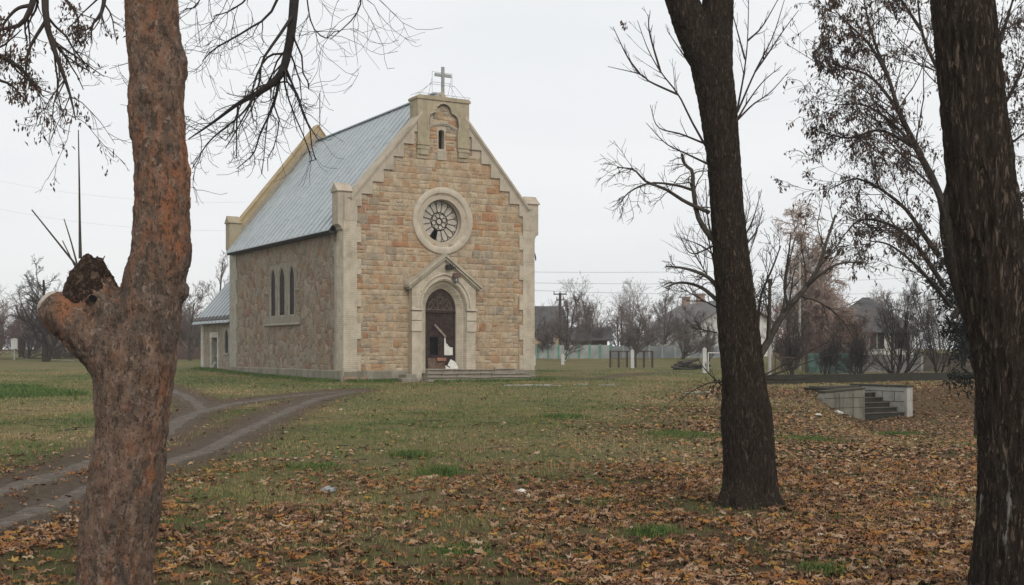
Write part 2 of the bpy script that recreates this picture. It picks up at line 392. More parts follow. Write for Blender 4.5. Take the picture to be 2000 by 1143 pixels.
def surf(x, y):
    """height of the ground mesh (terrain plus its small bumps)"""
    n = nz(x, y, .22, 3.1); n2 = nz(x, y, 1.3, 7.7); near = 1 - smooth01(60, 120, y)
    rut = np.exp(-(np.minimum(seg_dist(x, y, RUT_A), seg_dist(x, y, RUT_B)) / .3) ** 2)
    return gz(x, y) + (.035 * n + .02 * n2) * near - .05 * rut

def build_ruts():
    m = M('bare grey dirt', .95, .2)
    c = m.ramp(m.noise(3, 6, .7), (.3, (.085, .069, .056)), (.5, (.135, .113, .094)), (.72, (.18, .154, .13)))
    c = m.mix(m.ramp(m.noise(16, 6, .75), (.43, 0.), (.6, .9)), c, (.065, .046, .033)); m.color(c)
    m.bump(m.noise(30, 6, .7), .6, .02)
    Vs, Fs, base = [], [], 0
    rg = np.random.default_rng(4)
    for L, w in ((RUT_A, .23), (RUT_B, .19), (RUT_C, .2)):
        seg = np.concatenate([[0], np.cumsum(np.linalg.norm(np.diff(L[:, :2], axis=0), axis=1))])
        t = np.arange(0, seg[-1], .12); x = np.interp(t, seg, L[:, 0]); y = np.interp(t, seg, L[:, 1])
        k = np.ones(15) / 15; x = np.convolve(np.pad(x, 7, 'edge'), k, 'valid'); y = np.convolve(np.pad(y, 7, 'edge'), k, 'valid')
        tx, ty = np.gradient(x), np.gradient(y); q = np.hypot(tx, ty); nx, ny = -ty / q, tx / q
        prof = np.linspace(-1, 1, 7)
        wl_ = w * (1 + .45 * nz(t, t * 0, .9, 11.3) + .3 * nz(t, t * 0, 3.5, 2.3)); wr_ = w * (1 + .45 * nz(t, t * 0, .8, 31.3) + .3 * nz(t, t * 0, 3.9, 5.3))
        fade = np.clip(np.minimum(1.0, (seg[-1] - t) / 2.5), .08, 1)
        off = np.where(prof[None] < 0, prof[None] * wl_[:, None], prof[None] * wr_[:, None]) * fade[:, None]
        X = x[:, None] + nx[:, None] * off; Y = y[:, None] + ny[:, None] * off
        Z = surf(X, Y) + .006 + .012 * (1 - prof[None] ** 2)
        Z[:, 0] -= .05; Z[:, -1] -= .05
        i = base + np.arange(X.size).reshape(X.shape); base += X.size
        Vs.append(np.stack([X, Y, Z], -1).reshape(-1, 3)); Fs.append(np.stack([i[:-1, :-1], i[:-1, 1:], i[1:, 1:], i[1:, :-1]], -1).reshape(-1, 4))
    return tag(link('dirt_track', np_mesh('dirt_track', np.concatenate(Vs), np.concatenate(Fs)), m.m), kind='structure')
build_ruts()

# ------------------------------------------------------------------ church
YAW = 0.5293
CH = empty('stone_chapel', (-6.4525, 46.613, .38), YAW, 'old stone chapel with steep grey metal roof, round rose window and ruined door', 'church')
W, D, T, CX = 8.5, 14.13, .55, 4.25
def to_world(u, v, z):
    return np.array([-6.4525 + u * math.cos(YAW) - v * math.sin(YAW), 46.613 + u * math.sin(YAW) + v * math.cos(YAW), .38 + z])
def arch(c, w, z0, zs, rise, n=9):
    """pointed arch outline, from the left foot over the point to the right foot"""
    rad = (w * w + rise * rise) / (2 * w); pts = [(c - w, z0)] if z0 is not None else []
    cc = c - w + rad; a1 = math.atan2(rise, c - cc)
    L = [(cc + rad * math.cos(math.pi + (a1 - math.pi) * i / n), zs + rad * math.sin(math.pi + (a1 - math.pi) * i / n)) for i in range(n + 1)]
    pts += L; pts += [(2 * c - p[0], p[1]) for p in reversed(L[:-1])]
    if z0 is not None: pts.append((c + w, z0))
    return pts
def circ(c, z, r, n=48): return [(c + r * math.cos(2*math.pi*i/n), z + r * math.sin(2*math.pi*i/n)) for i in range(n)]
DC = 4.18                                  # centre of the doorway
HZ, HR = 6.41, 1.34                        # rose window
GAB = [(0, 0), (W, 0), (W, 7.0), (8.2, 7.02), (CX, 11.6), (.3, 7.02), (0, 7.0)]

b = MB(); b.prism(GAB, 0, T, 'xz', [circ(CX, HZ, .86), arch(DC, .70, .49, 2.88, .83), [(4.07, 9.28), (4.33, 9.28), (4.33, 10.0), (4.2, 10.06), (4.07, 10.0)]])
front = b.build('front_wall', MT['mortar'], CH)

def clip(poly, nx, ny, c):
    """keep the side nx*x+ny*y <= c"""
    out = []
    for i, p in enumerate(poly):
        q = poly[(i + 1) % len(poly)]; dp = nx*p[0] + ny*p[1] - c; dq = nx*q[0] + ny*q[1] - c
        if dp <= 0: out.append(p)
        if dp * dq < 0:
            t = dp / (dp - dq); out.append((p[0] + (q[0]-p[0])*t, p[1] + (q[1]-p[1])*t))
    return out
def stone(mb, poly, P, gap, out, rg, clus=False):
    gap *= rg.uniform(.5, 1.5)
    """one dressed stone: polygon shrunk by the joint, edge rolled in, face bulged towards -out"""
    if len(poly) < 3: return
    cx = sum(p[0] for p in poly) / len(poly); cy = sum(p[1] for p in poly) / len(poly)
    ext = min(max(p[0] for p in poly) - min(p[0] for p in poly), max(p[1] for p in poly) - min(p[1] for p in poly))
    if ext < .05: return
    def sh(k):
        r = []
        for p in poly:
            dx, dy = p[0] - cx, p[1] - cy; l = math.hypot(dx, dy) + 1e-6; f = max(.2, 1 - k / l); r.append((cx + dx*f, cy + dy*f))
        return r
    # subdivide the outline and wobble it so joints are not ruled lines
    q = []
    for i, p in enumerate(poly):
        n = poly[(i + 1) % len(poly)]; m = max(1, int(math.hypot(n[0]-p[0], n[1]-p[1]) / .13))
        for j in range(m):
            t = j / m; w = rg.uniform(-.018, .018)
            q.append((p[0] + (n[0]-p[0])*t + w, p[1] + (n[1]-p[1])*t + rg.uniform(-.016, .016)))
    poly = q; n = len(poly)
    a, bb, c = sh(gap), sh(gap + .012), sh(gap + .05)
    h = out * rg.uniform(.45, 1.0)
    mb.cur = rg.random()
    if clus: mb.cur = min(1, max(0, .5 * rg.random() + .25 + .55 * mnoise.noise(Vector((cx * .55, cy * .55, 4))) + rg.uniform(-.28, .28)))
    vs = [P(p, 0) for p in a] + [P(p, h * .75) for p in bb] + [P(p, h + rg.uniform(-.004, .005)) for p in c] + [P((cx, cy), h + rg.uniform(-.002, .012))]
    fs = []
    for i in range(n):
        j = (i + 1) % n; fs += [(i, j, n+j, n+i), (n+i, n+j, 2*n+j, 2*n+i), (2*n+i, 2*n+j, 3*n)]
    mb.add(vs, fs)

def facade_stones():
    rg = random.Random(5); mb = MB(); z = .36
    while z < 10.9:
        h = rg.choice([.22, .25, .27, .3, .33, .37]); u = .35 - rg.uniform(0, .3)
        while u < 8.3:
            w = min(rg.uniform(.24, .5) if rg.random() < .66 else rg.uniform(.15, .25), 8.44 - u)
            if w < .1: break
            pl = [(u, z), (u + w, z), (u + w, z + h), (u, z + h)]
            cells = [pl]
            if h > .26 and rg.random() < .4:
                t = rg.uniform(.4, .6); k = rg.uniform(-.03, .03); cells = [[(u, z), (u+w, z), (u+w, z+h*t+k), (u, z+h*t)], [(u, z+h*t), (u+w, z+h*t+k), (u+w, z+h), (u, z+h)]]
            elif w > .42 and rg.random() < .2:
                t = rg.uniform(.4, .6); cells = [[(u, z), (u+w*t, z), (u+w*t+rg.uniform(-.04,.04), z+h), (u, z+h)], [(u+w*t, z), (u+w, z), (u+w, z+h), (u+w*t, z+h)]]
            for c in cells:
                lim = lambda p: abs(p[0] - CX) > (11.5 - p[1]) / 1.165
                if any(lim(p) for p in c): continue
                if min(math.hypot(p[0] - CX, p[1] - HZ) for p in c) < .92: continue
                if all(abs(p[0] - DC) < 1.3 and p[1] < 4.0 for p in c) or min(abs(p[0] - DC) for p in c) < .72 and min(p[1] for p in c) < 3.75: continue
                if max(p[0] for p in c) > 3.98 and min(p[0] for p in c) < 4.42 and max(p[1] for p in c) > 9.2 and min(p[1] for p in c) < 10.1:
                    cc = clip(c, 1, 0, 4.03) if c[0][0] < 4.0 else clip(c, -1, 0, -4.37)
                    if c[0][0] < 4.03 or c[1][0] > 4.37: stone(mb, cc, lambda p, o: (p[0], -o, p[1]), .012, .028, rg)
                    continue
                stone(mb, c, lambda p, o: (p[0], -o, p[1]), .009, .024, rg, True)
            u += w
        z += h
    return mb
facade_stones().build('stone_facing', MT['facade_stone'], CH, smooth=True, attr=True)

# side walls (left one with three lancets)
LAN = [(5.68, .35), (6.89, .40), (8.03, .35)]
def lancet(c, w, z0=2.70, tip=4.83): return arch(c, w, z0, tip - w * 1.6, w * 1.6, 6)
hol = [lancet(c, w) for c, w in LAN]
b = MB(); b.prism([(T, 0), (D - T, 0), (D - T, 5.9), (T, 5.9)], 0, .5, 'yz', hol); b.build('side_wall', MT['side_mortar'], CH)
b = MB(); b.prism([(T, 0), (D - T, 0), (D - T, 5.9), (T, 5.9)], W - .5, W, 'yz'); b.build('side_wall', MT['side_mortar'], CH)
def rubble(v0, v1, z0, z1, step, holes, u=0, seed=3, out=.035):
    rg = random.Random(seed); pts = []
    nv, nzz = int((v1 - v0) / step), int((z1 - z0) / (step * .85))
    for i in range(nv + 1):
        for j in range(nzz + 1):
            if rg.random() < .14: continue
            pts.append((v0 + (i + .5 * (j % 2) + rg.uniform(-.6, .6)) * step, z0 + (j + .3 + rg.uniform(-.6, .6)) * step * .85))
    mb = MB()
    for p in pts:
        c = [(v0, z0), (v1, z0), (v1, z1), (v0, z1)]
        for q in pts:
            dx, dy = q[0] - p[0], q[1] - p[1]
            if q is p or dx*dx + dy*dy > (step * 2.6) ** 2: continue
            c = clip(c, dx, dy, (q[0]**2 + q[1]**2 - p[0]**2 - p[1]**2) / 2)
            if len(c) < 3: break
        if len(c) < 3: continue
        bad = False
        for (a0, a1, b0, b1) in holes:
            if max(x for x, _ in c) > a0 and min(x for x, _ in c) < a1 and max(y for _, y in c) > b0 and min(y for _, y in c) < b1:
                mx_, my_ = sum(x for x, _ in c) / len(c), sum(y for _, y in c) / len(c)
                # keep the outside part of the stone
                best = None
                for nx, ny, k in ((1, 0, a0), (-1, 0, -a1), (0, 1, b0), (0, -1, -b1)):
                    cc = clip(c, nx, ny, k)
                    if len(cc) >= 3:
                        ar = abs(sum(cc[i][0]*cc[(i+1) % len(cc)][1] - cc[(i+1) % len(cc)][0]*cc[i][1] for i in range(len(cc))))
                        if best is None or ar > best[0]: best = (ar, cc)
                c = best[1] if best else []
                if len(c) < 3: bad = True; break
        if not bad: stone(mb, c, lambda p, o: (u - o, p[0], p[1]), .012, out, rg, True)
    return mb
rubble(.66, 13.15, .42, 5.9, .36, [(5.12, 8.6, 2.3, 4.3), (5.3, 8.4, 4.2, 4.95)], out=.024).build('rubble_facing', MT['side_stone'], CH, smooth=True, attr=True)

# rear wall and corner piers
b = MB(); b.prism([(0, 0), (W, 0), (W, 7.0), (8.2, 7.05), (CX, 12.05), (.3, 7.05), (0, 7.0)], D - T, D, 'xz'); b.build('rear_wall', MT['side_mortar'], CH)
for s in (0, 1):
    b = MB()
    X = (lambda u: u) if s == 0 else (lambda u: W - u)
    def bx(u0, u1, v0, v1, z0, z1, b=b, X=X): a, c = sorted((X(u0), X(u1))); b.box(a, c, v0, v1, z0, z1)
    bx(-.03, .53, -.075, 0, .22, 6.2)
    bx(-.03, 0, 0, .62, .0, 5.82)
    z, k = .42, 0
    while z < 6.1:
        if k % 2 == 0: bx(.53, .71, -.075, 0, z, z + .6)
        z += .62; k += 1
    b.build('corner_quoin', MT['quoin'], CH, bevel=.008)
b = MB(); b.box(-.05, .5, D - .98, D + .03, 0, 5.85)
z, k = .5, 0
while z < 5.4:
    if k % 2: b.box(-.05, 0, D - 1.13, D - .98, z, z + .55)
    z += .58; k += 1
b.build('rear_quoin', MT['side_quoin'], CH, bevel=.008)
b = MB(); b.box(-.042, 0, .62, .82, .4, 5.4); b.build('side_quoin', MT['side_quoin'], CH, bevel=.008)
b = MB(); b.box(-.09, 0, .06, D - .1, -.3, .42); b.prism([(-.09, .42), (0, .42), (0, .47)], .06, D - .1, 'xz')
b.build('side_plinth', MT['plinth'], CH, bevel=.01)
for a, c in ((-.02, 2.72), (5.66, 8.53)): b = MB(); b.box(a, c, -.10, 0, -.3, .40); b.prism([(-.10, .40), (0, .40), (0, .46)], a + .02, c, 'yz'); b.build('front_plinth', MT['plinth'], CH, bevel=.012)
fm = simple('red footing stone', (.30, .19, .13), .95, .3, 6, .5)
for a, c in ((-.045, .5), (.62, .98)): b = MB(); b.box(a, c, -.13, -.1, -.3, .20); b.build('footing_stone', fm, CH, bevel=.02)

# stepped cement border under the gable slopes
ST = [(5.40, 9.86), (5.53, 9.86), (5.53, 9.36), (5.99, 9.36), (5.99, 8.82), (6.43, 8.82), (6.43, 8.28), (6.86, 8.28), (6.86, 7.77), (7.32, 7.77), (7.32, 7.27), (7.78, 7.27), (7.78, 6.78), (7.95, 6.78), (7.95, 6.2), (8.5, 6.2), (8.5, 7.1), (8.2, 7.0), (5.40, 10.22)]
for pl in (ST, [(2 * CX - u, z) for u, z in ST]): b = MB(); b.prism(pl, -.085, 0); b.build('gable_border', MT['coping'], CH, bevel=.006)
# copings
def slope(a0, a1, zt, k, th):      # parallelogram under the line zt - k|u-CX|, for |u-CX| in a0..a1
    return [(a0, zt - k * a0), (a1, zt - k * a1), (a1, zt - k * a1 - th), (a0, zt - k * a0 - th)]
for s in (1, -1):
    b = MB()
    q = [(CX + s * u, z) for u, z in slope(.95, 3.98, 11.84, 1.17, .16)]; b.prism(q, -.15, T + .06)
    q = [(CX + s * u, z) for u, z in slope(.95, 3.95, 11.68, 1.17, .09)]; b.prism(q, -.11, T)
    q = [(CX + s * u, z) for u, z in [(3.7, 7.55), (3.98, 7.22), (4.25, 7.18), (4.25, 7.06), (3.9, 7.08), (3.6, 7.44)]]; b.prism(q, -.075, .1)
    b.build('gable_coping', MT['coping'], CH, bevel=.012)
b = MB()
for s in (1, -1):
    q = [(CX + s * u, z) for u, z in slope(0, 3.98, 12.40, 1.255, .62)]; b.prism(q, D - T + .002, D - .05)
    q = [(CX + s * u, z) for u, z in slope(0, 3.98, 12.46, 1.255, .09)]; b.prism(q, D - T - .05, D + .06)
b.build('rear_coping', MT['rear_coping'], CH, bevel=.012)
def kneeler(mb, v0, s):
    X = (lambda u: u) if s == 0 else (lambda u: W - u)
    mb.prism([(X(u), z) for u, z in [(.32, 6.2), (.06, 5.82), (0, 5.82), (-.08, 5.87), (-.11, 5.97), (-.24, 6.06), (-.24, 7.35), (.32, 7.35)]], v0 - .03, v0 + T + .02)
    a, c = sorted((X(-.29), X(.37)))
    mb.prism([(v0 - .09, 7.35), (v0 + T / 2 - .05, 7.63), (v0 + T / 2 + .05, 7.63), (v0 + T + .08, 7.35), (v0 + T + .08, 7.31), (v0 - .09, 7.31)], a, c, 'yz')
    a, c = sorted((X(-.30), X(.30))); mb.tube([(a, v0 + T / 2, 7.63), (c, v0 + T / 2, 7.63)], .045, 8)
for v0, s in ((0, 0), (0, 1), (D - T, 0), (D - T, 1)):
    b = MB(); kneeler(b, v0, s); b.build('kneeler', MT['coping'] if v0 == 0 else MT['bell_cement'], CH, bevel=.012)

# roof: sheet with standing seams, eave board
b = MB(); SL = 1.23
RZ = lambda u: 11.62 - SL * abs(u - CX)
for s in (1, -1):
    e = CX + s * 4.66; n = 40
    q = [(CX, 11.62), (e, RZ(e)), (e, RZ(e) - .05), (CX, 11.56)]; b.prism(q, T - .02, D - T + .02)
    for i in range(21):
        v = T + .25 + i * .628
        b.bar((CX, v, 11.635), (e, v, RZ(e) + .015), .03, .05, (s * .776, 0, .63))
        # staggered cross welts
        for k in range(3):
            u = CX + s * (1.1 + 1.35 * k + (.5 if i % 2 else 0)); 
            b.bar((u, v + .02, RZ(u) + .004), (u, v + .608, RZ(u) + .004), .03, .012, (s * .776, 0, .63))
b.bar((CX, T, 11.63), (CX, D - T, 11.63), .22, .05, (0, 0, 1))
roof = b.build('roof', MT['roof_sheet'], CH)
b = MB()
for s in (1, -1):
    e = CX + s * 4.6; a, c = sorted((e, CX + s * 4.25)); b.box(a, c, T + .03, D - T - .03, RZ(CX + 4.6) - .20, RZ(CX + 4.6) - .12)
    a, c = sorted((e, e - s * .03)); b.box(a, c, T + .02, D - T, RZ(CX + 4.6) - .2, RZ(CX + 4.6) - .045)
b.build('eave_board', MT['fascia'], roof)
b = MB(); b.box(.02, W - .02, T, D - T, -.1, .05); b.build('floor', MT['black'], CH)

# bellcote
def trefoil():
    r = [(4.25, 11.09), (4.42, 11.05), (4.54, 10.95), (4.60, 10.82), (4.62, 10.72), (4.70, 10.70), (4.82, 10.63), (4.91, 10.5), (4.95, 10.3), (4.95, 10.0)]
    return [(2 * CX - u, z) for u, z in reversed(r)] + r[1:]
tf = trefoil(); b = MB()
L = [(3.10, 9.47), (3.10, 11.25), (5.40, 11.25), (5.40, 9.47), (4.88, 9.47)] + list(reversed(tf)) + [(3.62, 9.47)]
L = [(3.10, 9.47), (3.62, 9.47)] + [(max(3.62, min(4.88, u)) if z <= 10.0 else u, z) for u, z in tf] + [(4.88, 9.47), (5.40, 9.47), (5.40, 11.25), (3.10, 11.25)]
b.prism(L, -.13, 0)
b.box(3.10, 5.40, 0, .62, 10.9, 11.25); b.box(3.10, 3.7, 0, .62, 9.6, 10.9); b.box(4.8, 5.40, 0, .62, 9.6, 10.9); b.box(3.7, 4.8, .3, .62, 9.6, 10.9)
b.prism([(3.06, 11.18), (3.04, 11.26), (3.14, 11.34), (5.36, 11.34), (5.46, 11.26), (5.44, 11.18)], -.18, .68)
bell = b.build('bellcote', MT['bell_cement'], CH, bevel=.012)
for s in (0, 1):
    b = MB(); X = (lambda u: u) if s == 0 else (lambda u: 2 * CX - u)
    def bx(u0, u1, v0, z0, z1): a, c = sorted((X(u0), X(u1))); b.box(a, c, v0, 0, z0, z1)
    bx(3.07, 3.63, -.16, 9.36, 9.47); bx(3.10, 3.62, -.12, 9.27, 9.36); bx(3.07, 3.60, -.15, 9.20, 9.27)
    bx(3.10, 3.58, -.10, 9.0, 9.20); bx(3.2, 3.56, -.13, 8.98, 9.2); bx(3.10, 3.57, -.06, 8.83, 9.0)
    b.build('corbel', MT['bell_cement'], bell, bevel=.006)
b = MB(); ar = [(3.62 + 1.26 * i / 16, 10.16 + .19 * math.sin(math.pi * i / 16)) for i in range(17)]
b.prism(ar + [(u, z - .07) for u, z in reversed(ar)], -.075, 0)
b.prism([(u, z - .068) for u, z in ar] + [(u, z - .12) for u, z in reversed(ar)], -.05, 0)
b.build('niche_arch', MT['coping'], bell, bevel=.004)
b = MB(); b.box(3.99, 4.41, -.055, 0, 8.83, 9.2); b.build('niche_sill', MT['coping'], bell, bevel=.004)
b = MB(); b.tube([(u, -.135, z) for u, z in tf], .03, 6)
b.build('niche_moulding', MT['coping'], bell, bevel=.004)
b = MB(); b.box(4.05, 4.35, .25, .27, 9.2, 10.1); b.build('slit_window', MT['black'], bell)

# cross with its wire stays
b = MB(); b.box(4.365, 4.475, .25, .35, 11.3, 12.65); b.box(4.06, 4.79, .26, .34, 12.25, 12.37)
cross = b.build('cross', MT['steel'], CH, bevel=.006)
b = MB(); rr = .008
def wire(*p, r=rr): b.tube([(u, v, z) for u, v, z in p], r, 5)
wire((3.94, .3, 11.36), (3.94, .3, 12.42)); wire((4.84, .3, 11.36), (4.84, .3, 12.42)); wire((3.94, .3, 12.41), (4.84, .3, 12.41)); wire((3.94, .3, 12.0), (4.84, .3, 12.0))
wire((3.84, .25, 11.9), (4.95, .25, 11.9)); wire((3.9, .25, 11.95), (3.1, .1, 11.36)); wire((3.9, .3, 11.98), (3.35, .5, 11.36)); wire((3.94, .3, 12.2), (3.66, .1, 11.36))
wire((4.9, .25, 11.93), (5.4, .1, 11.36)); wire((4.82, .3, 12.3), (4.5, .05, 11.36)); wire((4.7, .3, 12.0), (4.95, .05, 11.36)); wire((3.1, -.12, 11.42), (5.45, -.12, 11.42))
wire((3.1, -.12, 11.42), (3.1, .6, 11.42))
for u in (3.15, 3.9, 4.7, 5.38): wire((u, -.12, 11.33), (u, -.12, 11.43))
b.tube([(4.02, .05, 11.38), (4.14, .05, 11.42), (4.3, .05, 11.36)], [.05, .07, .04], 6)
b.build('wire_stay', MT['steel'], cross)
b = MB(); b.tube([(CX + .2, D - .3, 12.1), (CX + .2, D - .3, 14.08)], .022, 6); b.build('lightning_rod', MT['iron'], CH)

# rose window
def lathe(mb, prof, cu, cz, n=56):
    vs = [(cu + r * math.cos(2*math.pi*i/n), v, cz + r * math.sin(2*math.pi*i/n)) for i in range(n) for r, v in prof]; k = len(prof)
    mb.add(vs, [(i*k+j, i*k+(j+1), ((i+1) % n)*k+(j+1), ((i+1) % n)*k+j) for i in range(n) for j in range(k-1)])
b = MB(); lathe(b, [(1.34, 0), (1.34, -.07), (1.32, -.085), (1.13, -.085), (1.10, -.07), (1.08, -.02), (1.04, .0), (1.02, -.02), (.98, .03), (.95, .10), (.92, .12), (.90, .10), (.87, .16), (.84, .20), (.83, .42)], CX, HZ)
rose = b.build('rose_window', MT['cement'], CH, smooth=True)
b = MB(); V0 = .30
def rbar(pts, r=.016): b.tube([(CX + u, V0, HZ + z) for u, z in pts], r, 5)
def pol(r, a): return (r * math.cos(a), r * math.sin(a))
rbar([pol(.12, 2*math.pi*i/16) for i in range(17)]); rbar([pol(.365, 2*math.pi*i/32) for i in range(33)], .02); rbar([pol(.83, 2*math.pi*i/40) for i in range(41)], .02)
for i in range(8):
    a = 2*math.pi*(i + .3)/8
    rbar([(pol(.24, a)[0] + pol(.098, t*.6283)[0], pol(.24, a)[1] + pol(.098, t*.6283)[1]) for t in range(11)], .013)
for i in range(16):
    a = 2*math.pi*(i + .5)/16
    rbar([pol(.365, a), pol(.68, a)], .015); rbar([pol(.68, a), pol(.83, a + .1)], .013); rbar([pol(.68, a), pol(.83, a - .1)], .013)
b.build('tracery', MT['iron'], rose)
b = MB()
miss = {1, 2, 11}
for i in range(16):
    a0, a1 = 2*math.pi*(i - .5)/16, 2*math.pi*(i + .5)/16
    o = [pol(.83, a0 + (a1 - a0) * t / 4) for t in range(5)]; ii = [pol(.36, a1), pol(.36, a0)]
    if i == 11: ii = [pol(.52, a1), pol(.36, a1), pol(.36, a0)]; o = [pol(.83, a0), pol(.7, a0)]; continue
    v = V0 + .012 + .004 * (i % 3)
    b.prism([(CX + p[0], HZ + p[1]) for p in o + ii], v, v + .004)
b.prism([(CX + p[0], HZ + p[1]) for p in [pol(.362, 2*math.pi*i/24) for i in range(24)]], V0 + .014, V0 + .018)
b.build('glass', MT['dusty_glass'], rose)

# portal
PZ0 = -.12
b = MB()
ain = arch(DC, 1.0, .30, 2.88, 1.14, 12)
outl = [(DC - 1.42, -.25), (DC - 1.42, 3.66), (DC, 4.78), (DC + 1.42, 3.66), (DC + 1.42, -.25), (DC + 1.0, -.25)] + list(reversed(ain)) + [(DC - 1.0, -.25)]
b.prism(outl, -.30, 0)
n = len(ain); a2 = arch(DC, .68, .30, 2.88, .82, 12)
vs = [(p[0], -.30, p[1]) for p in ain] + [(p[0], -.16, p[1]) for p in arch(DC, .93, .30, 2.88, 1.07, 12)] + [(p[0], -.15, p[1]) for p in arch(DC, .88, .30, 2.88, 1.02, 12)] + [(p[0], .02, p[1]) for p in a2] + [(p[0], .30, p[1]) for p in a2]
b.add(vs, [(k*n+i, k*n+i+1, (k+1)*n+i+1, (k+1)*n+i) for k in range(4) for i in range(n - 1)])
portal = b.build('portal', MT['quoin'], CH, bevel=.0)
b = MB()
ch = lambda half, zt, th, drop: [(DC - half, zt - drop), (DC, zt), (DC + half, zt - drop), (DC + half, zt - drop - th), (DC, zt - th), (DC - half, zt - drop - th)]
b.prism(ch(1.64, 5.07, .13, 1.25), -.47, 0); b.prism(ch(1.58, 4.94, .11, 1.205), -.41, 0); b.prism(ch(1.5, 4.83, .07, 1.145), -.345, 0)
b.build('portal_coping', mat_cement('weathered portal coping', (.40, .35, .27), 0, .7, (.17, .145, .10)), portal, bevel=.012)
b = MB()
for (w, ri, r, v) in ((1.18, 1.36, .045, -.315), (1.03, 1.18, .03, -.31)):
    b.tube([(p[0], v, p[1]) for p in arch(DC, w, None, 2.9, ri, 14)], r, 6)
for s in (1, -1):
    def bx(h0, h1, v0, z0, z1):
        a, c = sorted((DC + s * h0, DC + s * h1)); b.box(a, c, v0, -.2, z0, z1)
    bx(.97, 1.46, -.40, 2.80, 2.89); bx(1.0, 1.44, -.345, 2.41, 2.75); bx(1.0, 1.44, -.345, 1.97, 2.36)
b.build('portal_moulding', MT['cement'], portal, bevel=.01)

# door
hole = [(3.74, 1.03), (4.09, 1.03), (4.09, 1.74), (3.74, 1.74)]
b = MB(); b.prism([(DC - .70, .49), (DC + .70, .49), (DC + .70, 2.72), (DC - .70, 2.72)], .08, .13, 'xz', [hole])
for u in (DC - .66, DC - .02, DC + .60): b.box(u, u + .06, .055, .08, .55, 2.70)
for z in (.55, .95, 1.80, 2.28, 2.62): b.box(DC - .66, DC + .66, .06, .08, z, z + .07)
b.box(DC - .70, DC + .70, .02, .12, 2.72, 2.80)
door = b.build('door', MT['dark_wood'], CH, bevel=.006)
b = MB(); b.prism([(p[0], p[1]) for p in arch(DC, .70, None, 2.88, .83, 12)] + [(DC + .70, 2.80), (DC - .70, 2.80)], .09, .12)
tym = b.build('tympanum', MT['dark_wood'], door)
b = MB(); V0 = .08
def tb(p, r=.02): b.tube([(DC + x, V0, 2.82 + z) for x, z in p], r, 5)
for s in (1, -1):
    tb([(s*.08, .05), (s*.12, .28), (s*.30, .46), (s*.46, .28), (s*.54, .05)], .022); tb([(s*.12, .05), (s*.22, .10), (s*.30, .2), (s*.38, .10), (s*.48, .05)], .02)
    tb([(s*.30, .2), (s*.24, .28), (s*.30, .34), (s*.36, .28), (s*.30, .2)], .016); tb([(s*.0, .25), (s*.08, .38), (s*.16, .5)], .016)
tb([(-.14, .56), (-.05, .5), (0, .55), (.05, .5), (.14, .56)], .018); tb([(0, .55), (-.06, .63), (0, .7), (.06, .63), (0, .55)], .016)
tb([(-.62, .02), (.62, .02)], .022)
b.build('tracery', simple('worn tracery wood', (.13, .10, .08), .8, .4, 9, .3), tym)
b = MB(); b.bar((3.92, .04, 2.25), (4.42, .04, 1.76), .085, .025); b.build('nailed_plank', MT['grey_wood'], door, bevel=.005)
b = MB(); b.prism([(4.36, 1.03), (4.74, 1.03), (4.74, 1.34), (4.62, 1.35), (4.55, 1.40), (4.50, 1.47), (4.43, 1.52), (4.41, 1.73), (4.36, 1.73)], .05, .06)
b.build('white_patch', MT['white_board'], door)
b = MB(); b.box(4.0, 4.40, -.04, .04, .79, .93); b.build('red_board', MT['red_wood'], door, bevel=.006)
b = MB(); b.box(3.62, 4.38, .045, .07, .5, .92); b.build('patch_board', simple('brown patch boards', (.13, .085, .06), .85, .4, 9, .4), door, bevel=.005)
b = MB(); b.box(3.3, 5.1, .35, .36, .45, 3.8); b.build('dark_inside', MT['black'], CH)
def leaning(name, pts, label):
    o = MB(); o.prism(pts, 0, .022); q = o.build(name, MT['white_board'])
    p = to_world(4.55, -.16, .485); q.location = p; q.rotation_euler = (R(-12), 0, YAW); return tag(q, label, 'board', 'broken white boards in the chapel doorway')
leaning('broken_board', [(-.09, .0), (.34, .0), (.27, .22), (.20, .30), (.03, .39), (-.10, .20), (-.13, .13), (-.02, .08)], 'larger piece of broken white board leaning in the chapel doorway')
q = leaning('broken_board', [(-.16, 0), (.06, 0), (-.01, .06), (-.15, .14)], 'small white board shard lying beside the larger broken board'); q.location = to_world(4.44, -.22, .485)

# lamp on the portal
b = MB(); b.box(4.22, 4.34, -.5, -.3, 4.44, 4.62)
for i in range(8):
    a = 2*math.pi*i/8 + .2; b.bar((4.42, -.42, 4.54), (4.42 + .13*math.cos(a), -.42, 4.54 + .13*math.sin(a)), .04, .015)
b.bar((4.34, -.42, 4.54), (4.62, -.42, 4.54), .03, .03)
lamp = b.build('iron_bracket', MT['iron'], CH)
b = MB(); b.tube([(4.60, -.42, 4.54), (4.55, -.42, 4.30)], .006, 5); b.tube([(4.60, -.42, 4.54), (4.74, -.42, 4.28)], .006, 5)
b.prism([(4.48, 4.12), (4.80, 4.12), (4.76, 4.30), (4.54, 4.30)], -.55, -.35); b.build('lamp_shade', simple('rusty lamp shade', (.12, .07, .055), .8, .3, 9, .2), lamp)
b = MB()
for i in range(6):
    a = 2*math.pi*i/6; b.tube([(4.62 + .09*math.cos(a), -.45 + .09*math.sin(a), 4.12), (4.62 + .11*math.cos(a), -.45 + .11*math.sin(a), 4.02), (4.62 + .04*math.cos(a), -.45 + .04*math.sin(a), 3.9)], .01, 5)
b.build('lamp_cage', MT['iron'], lamp)
b = MB(); b.tube([(4.62, -.45, 4.12), (4.62, -.45, 4.06), (4.62, -.45, 3.97), (4.62, -.45, 3.92)], [.04, .065, .06, .02], 8); b.build('lamp_globe', MT['clear_glass'], lamp, smooth=True)

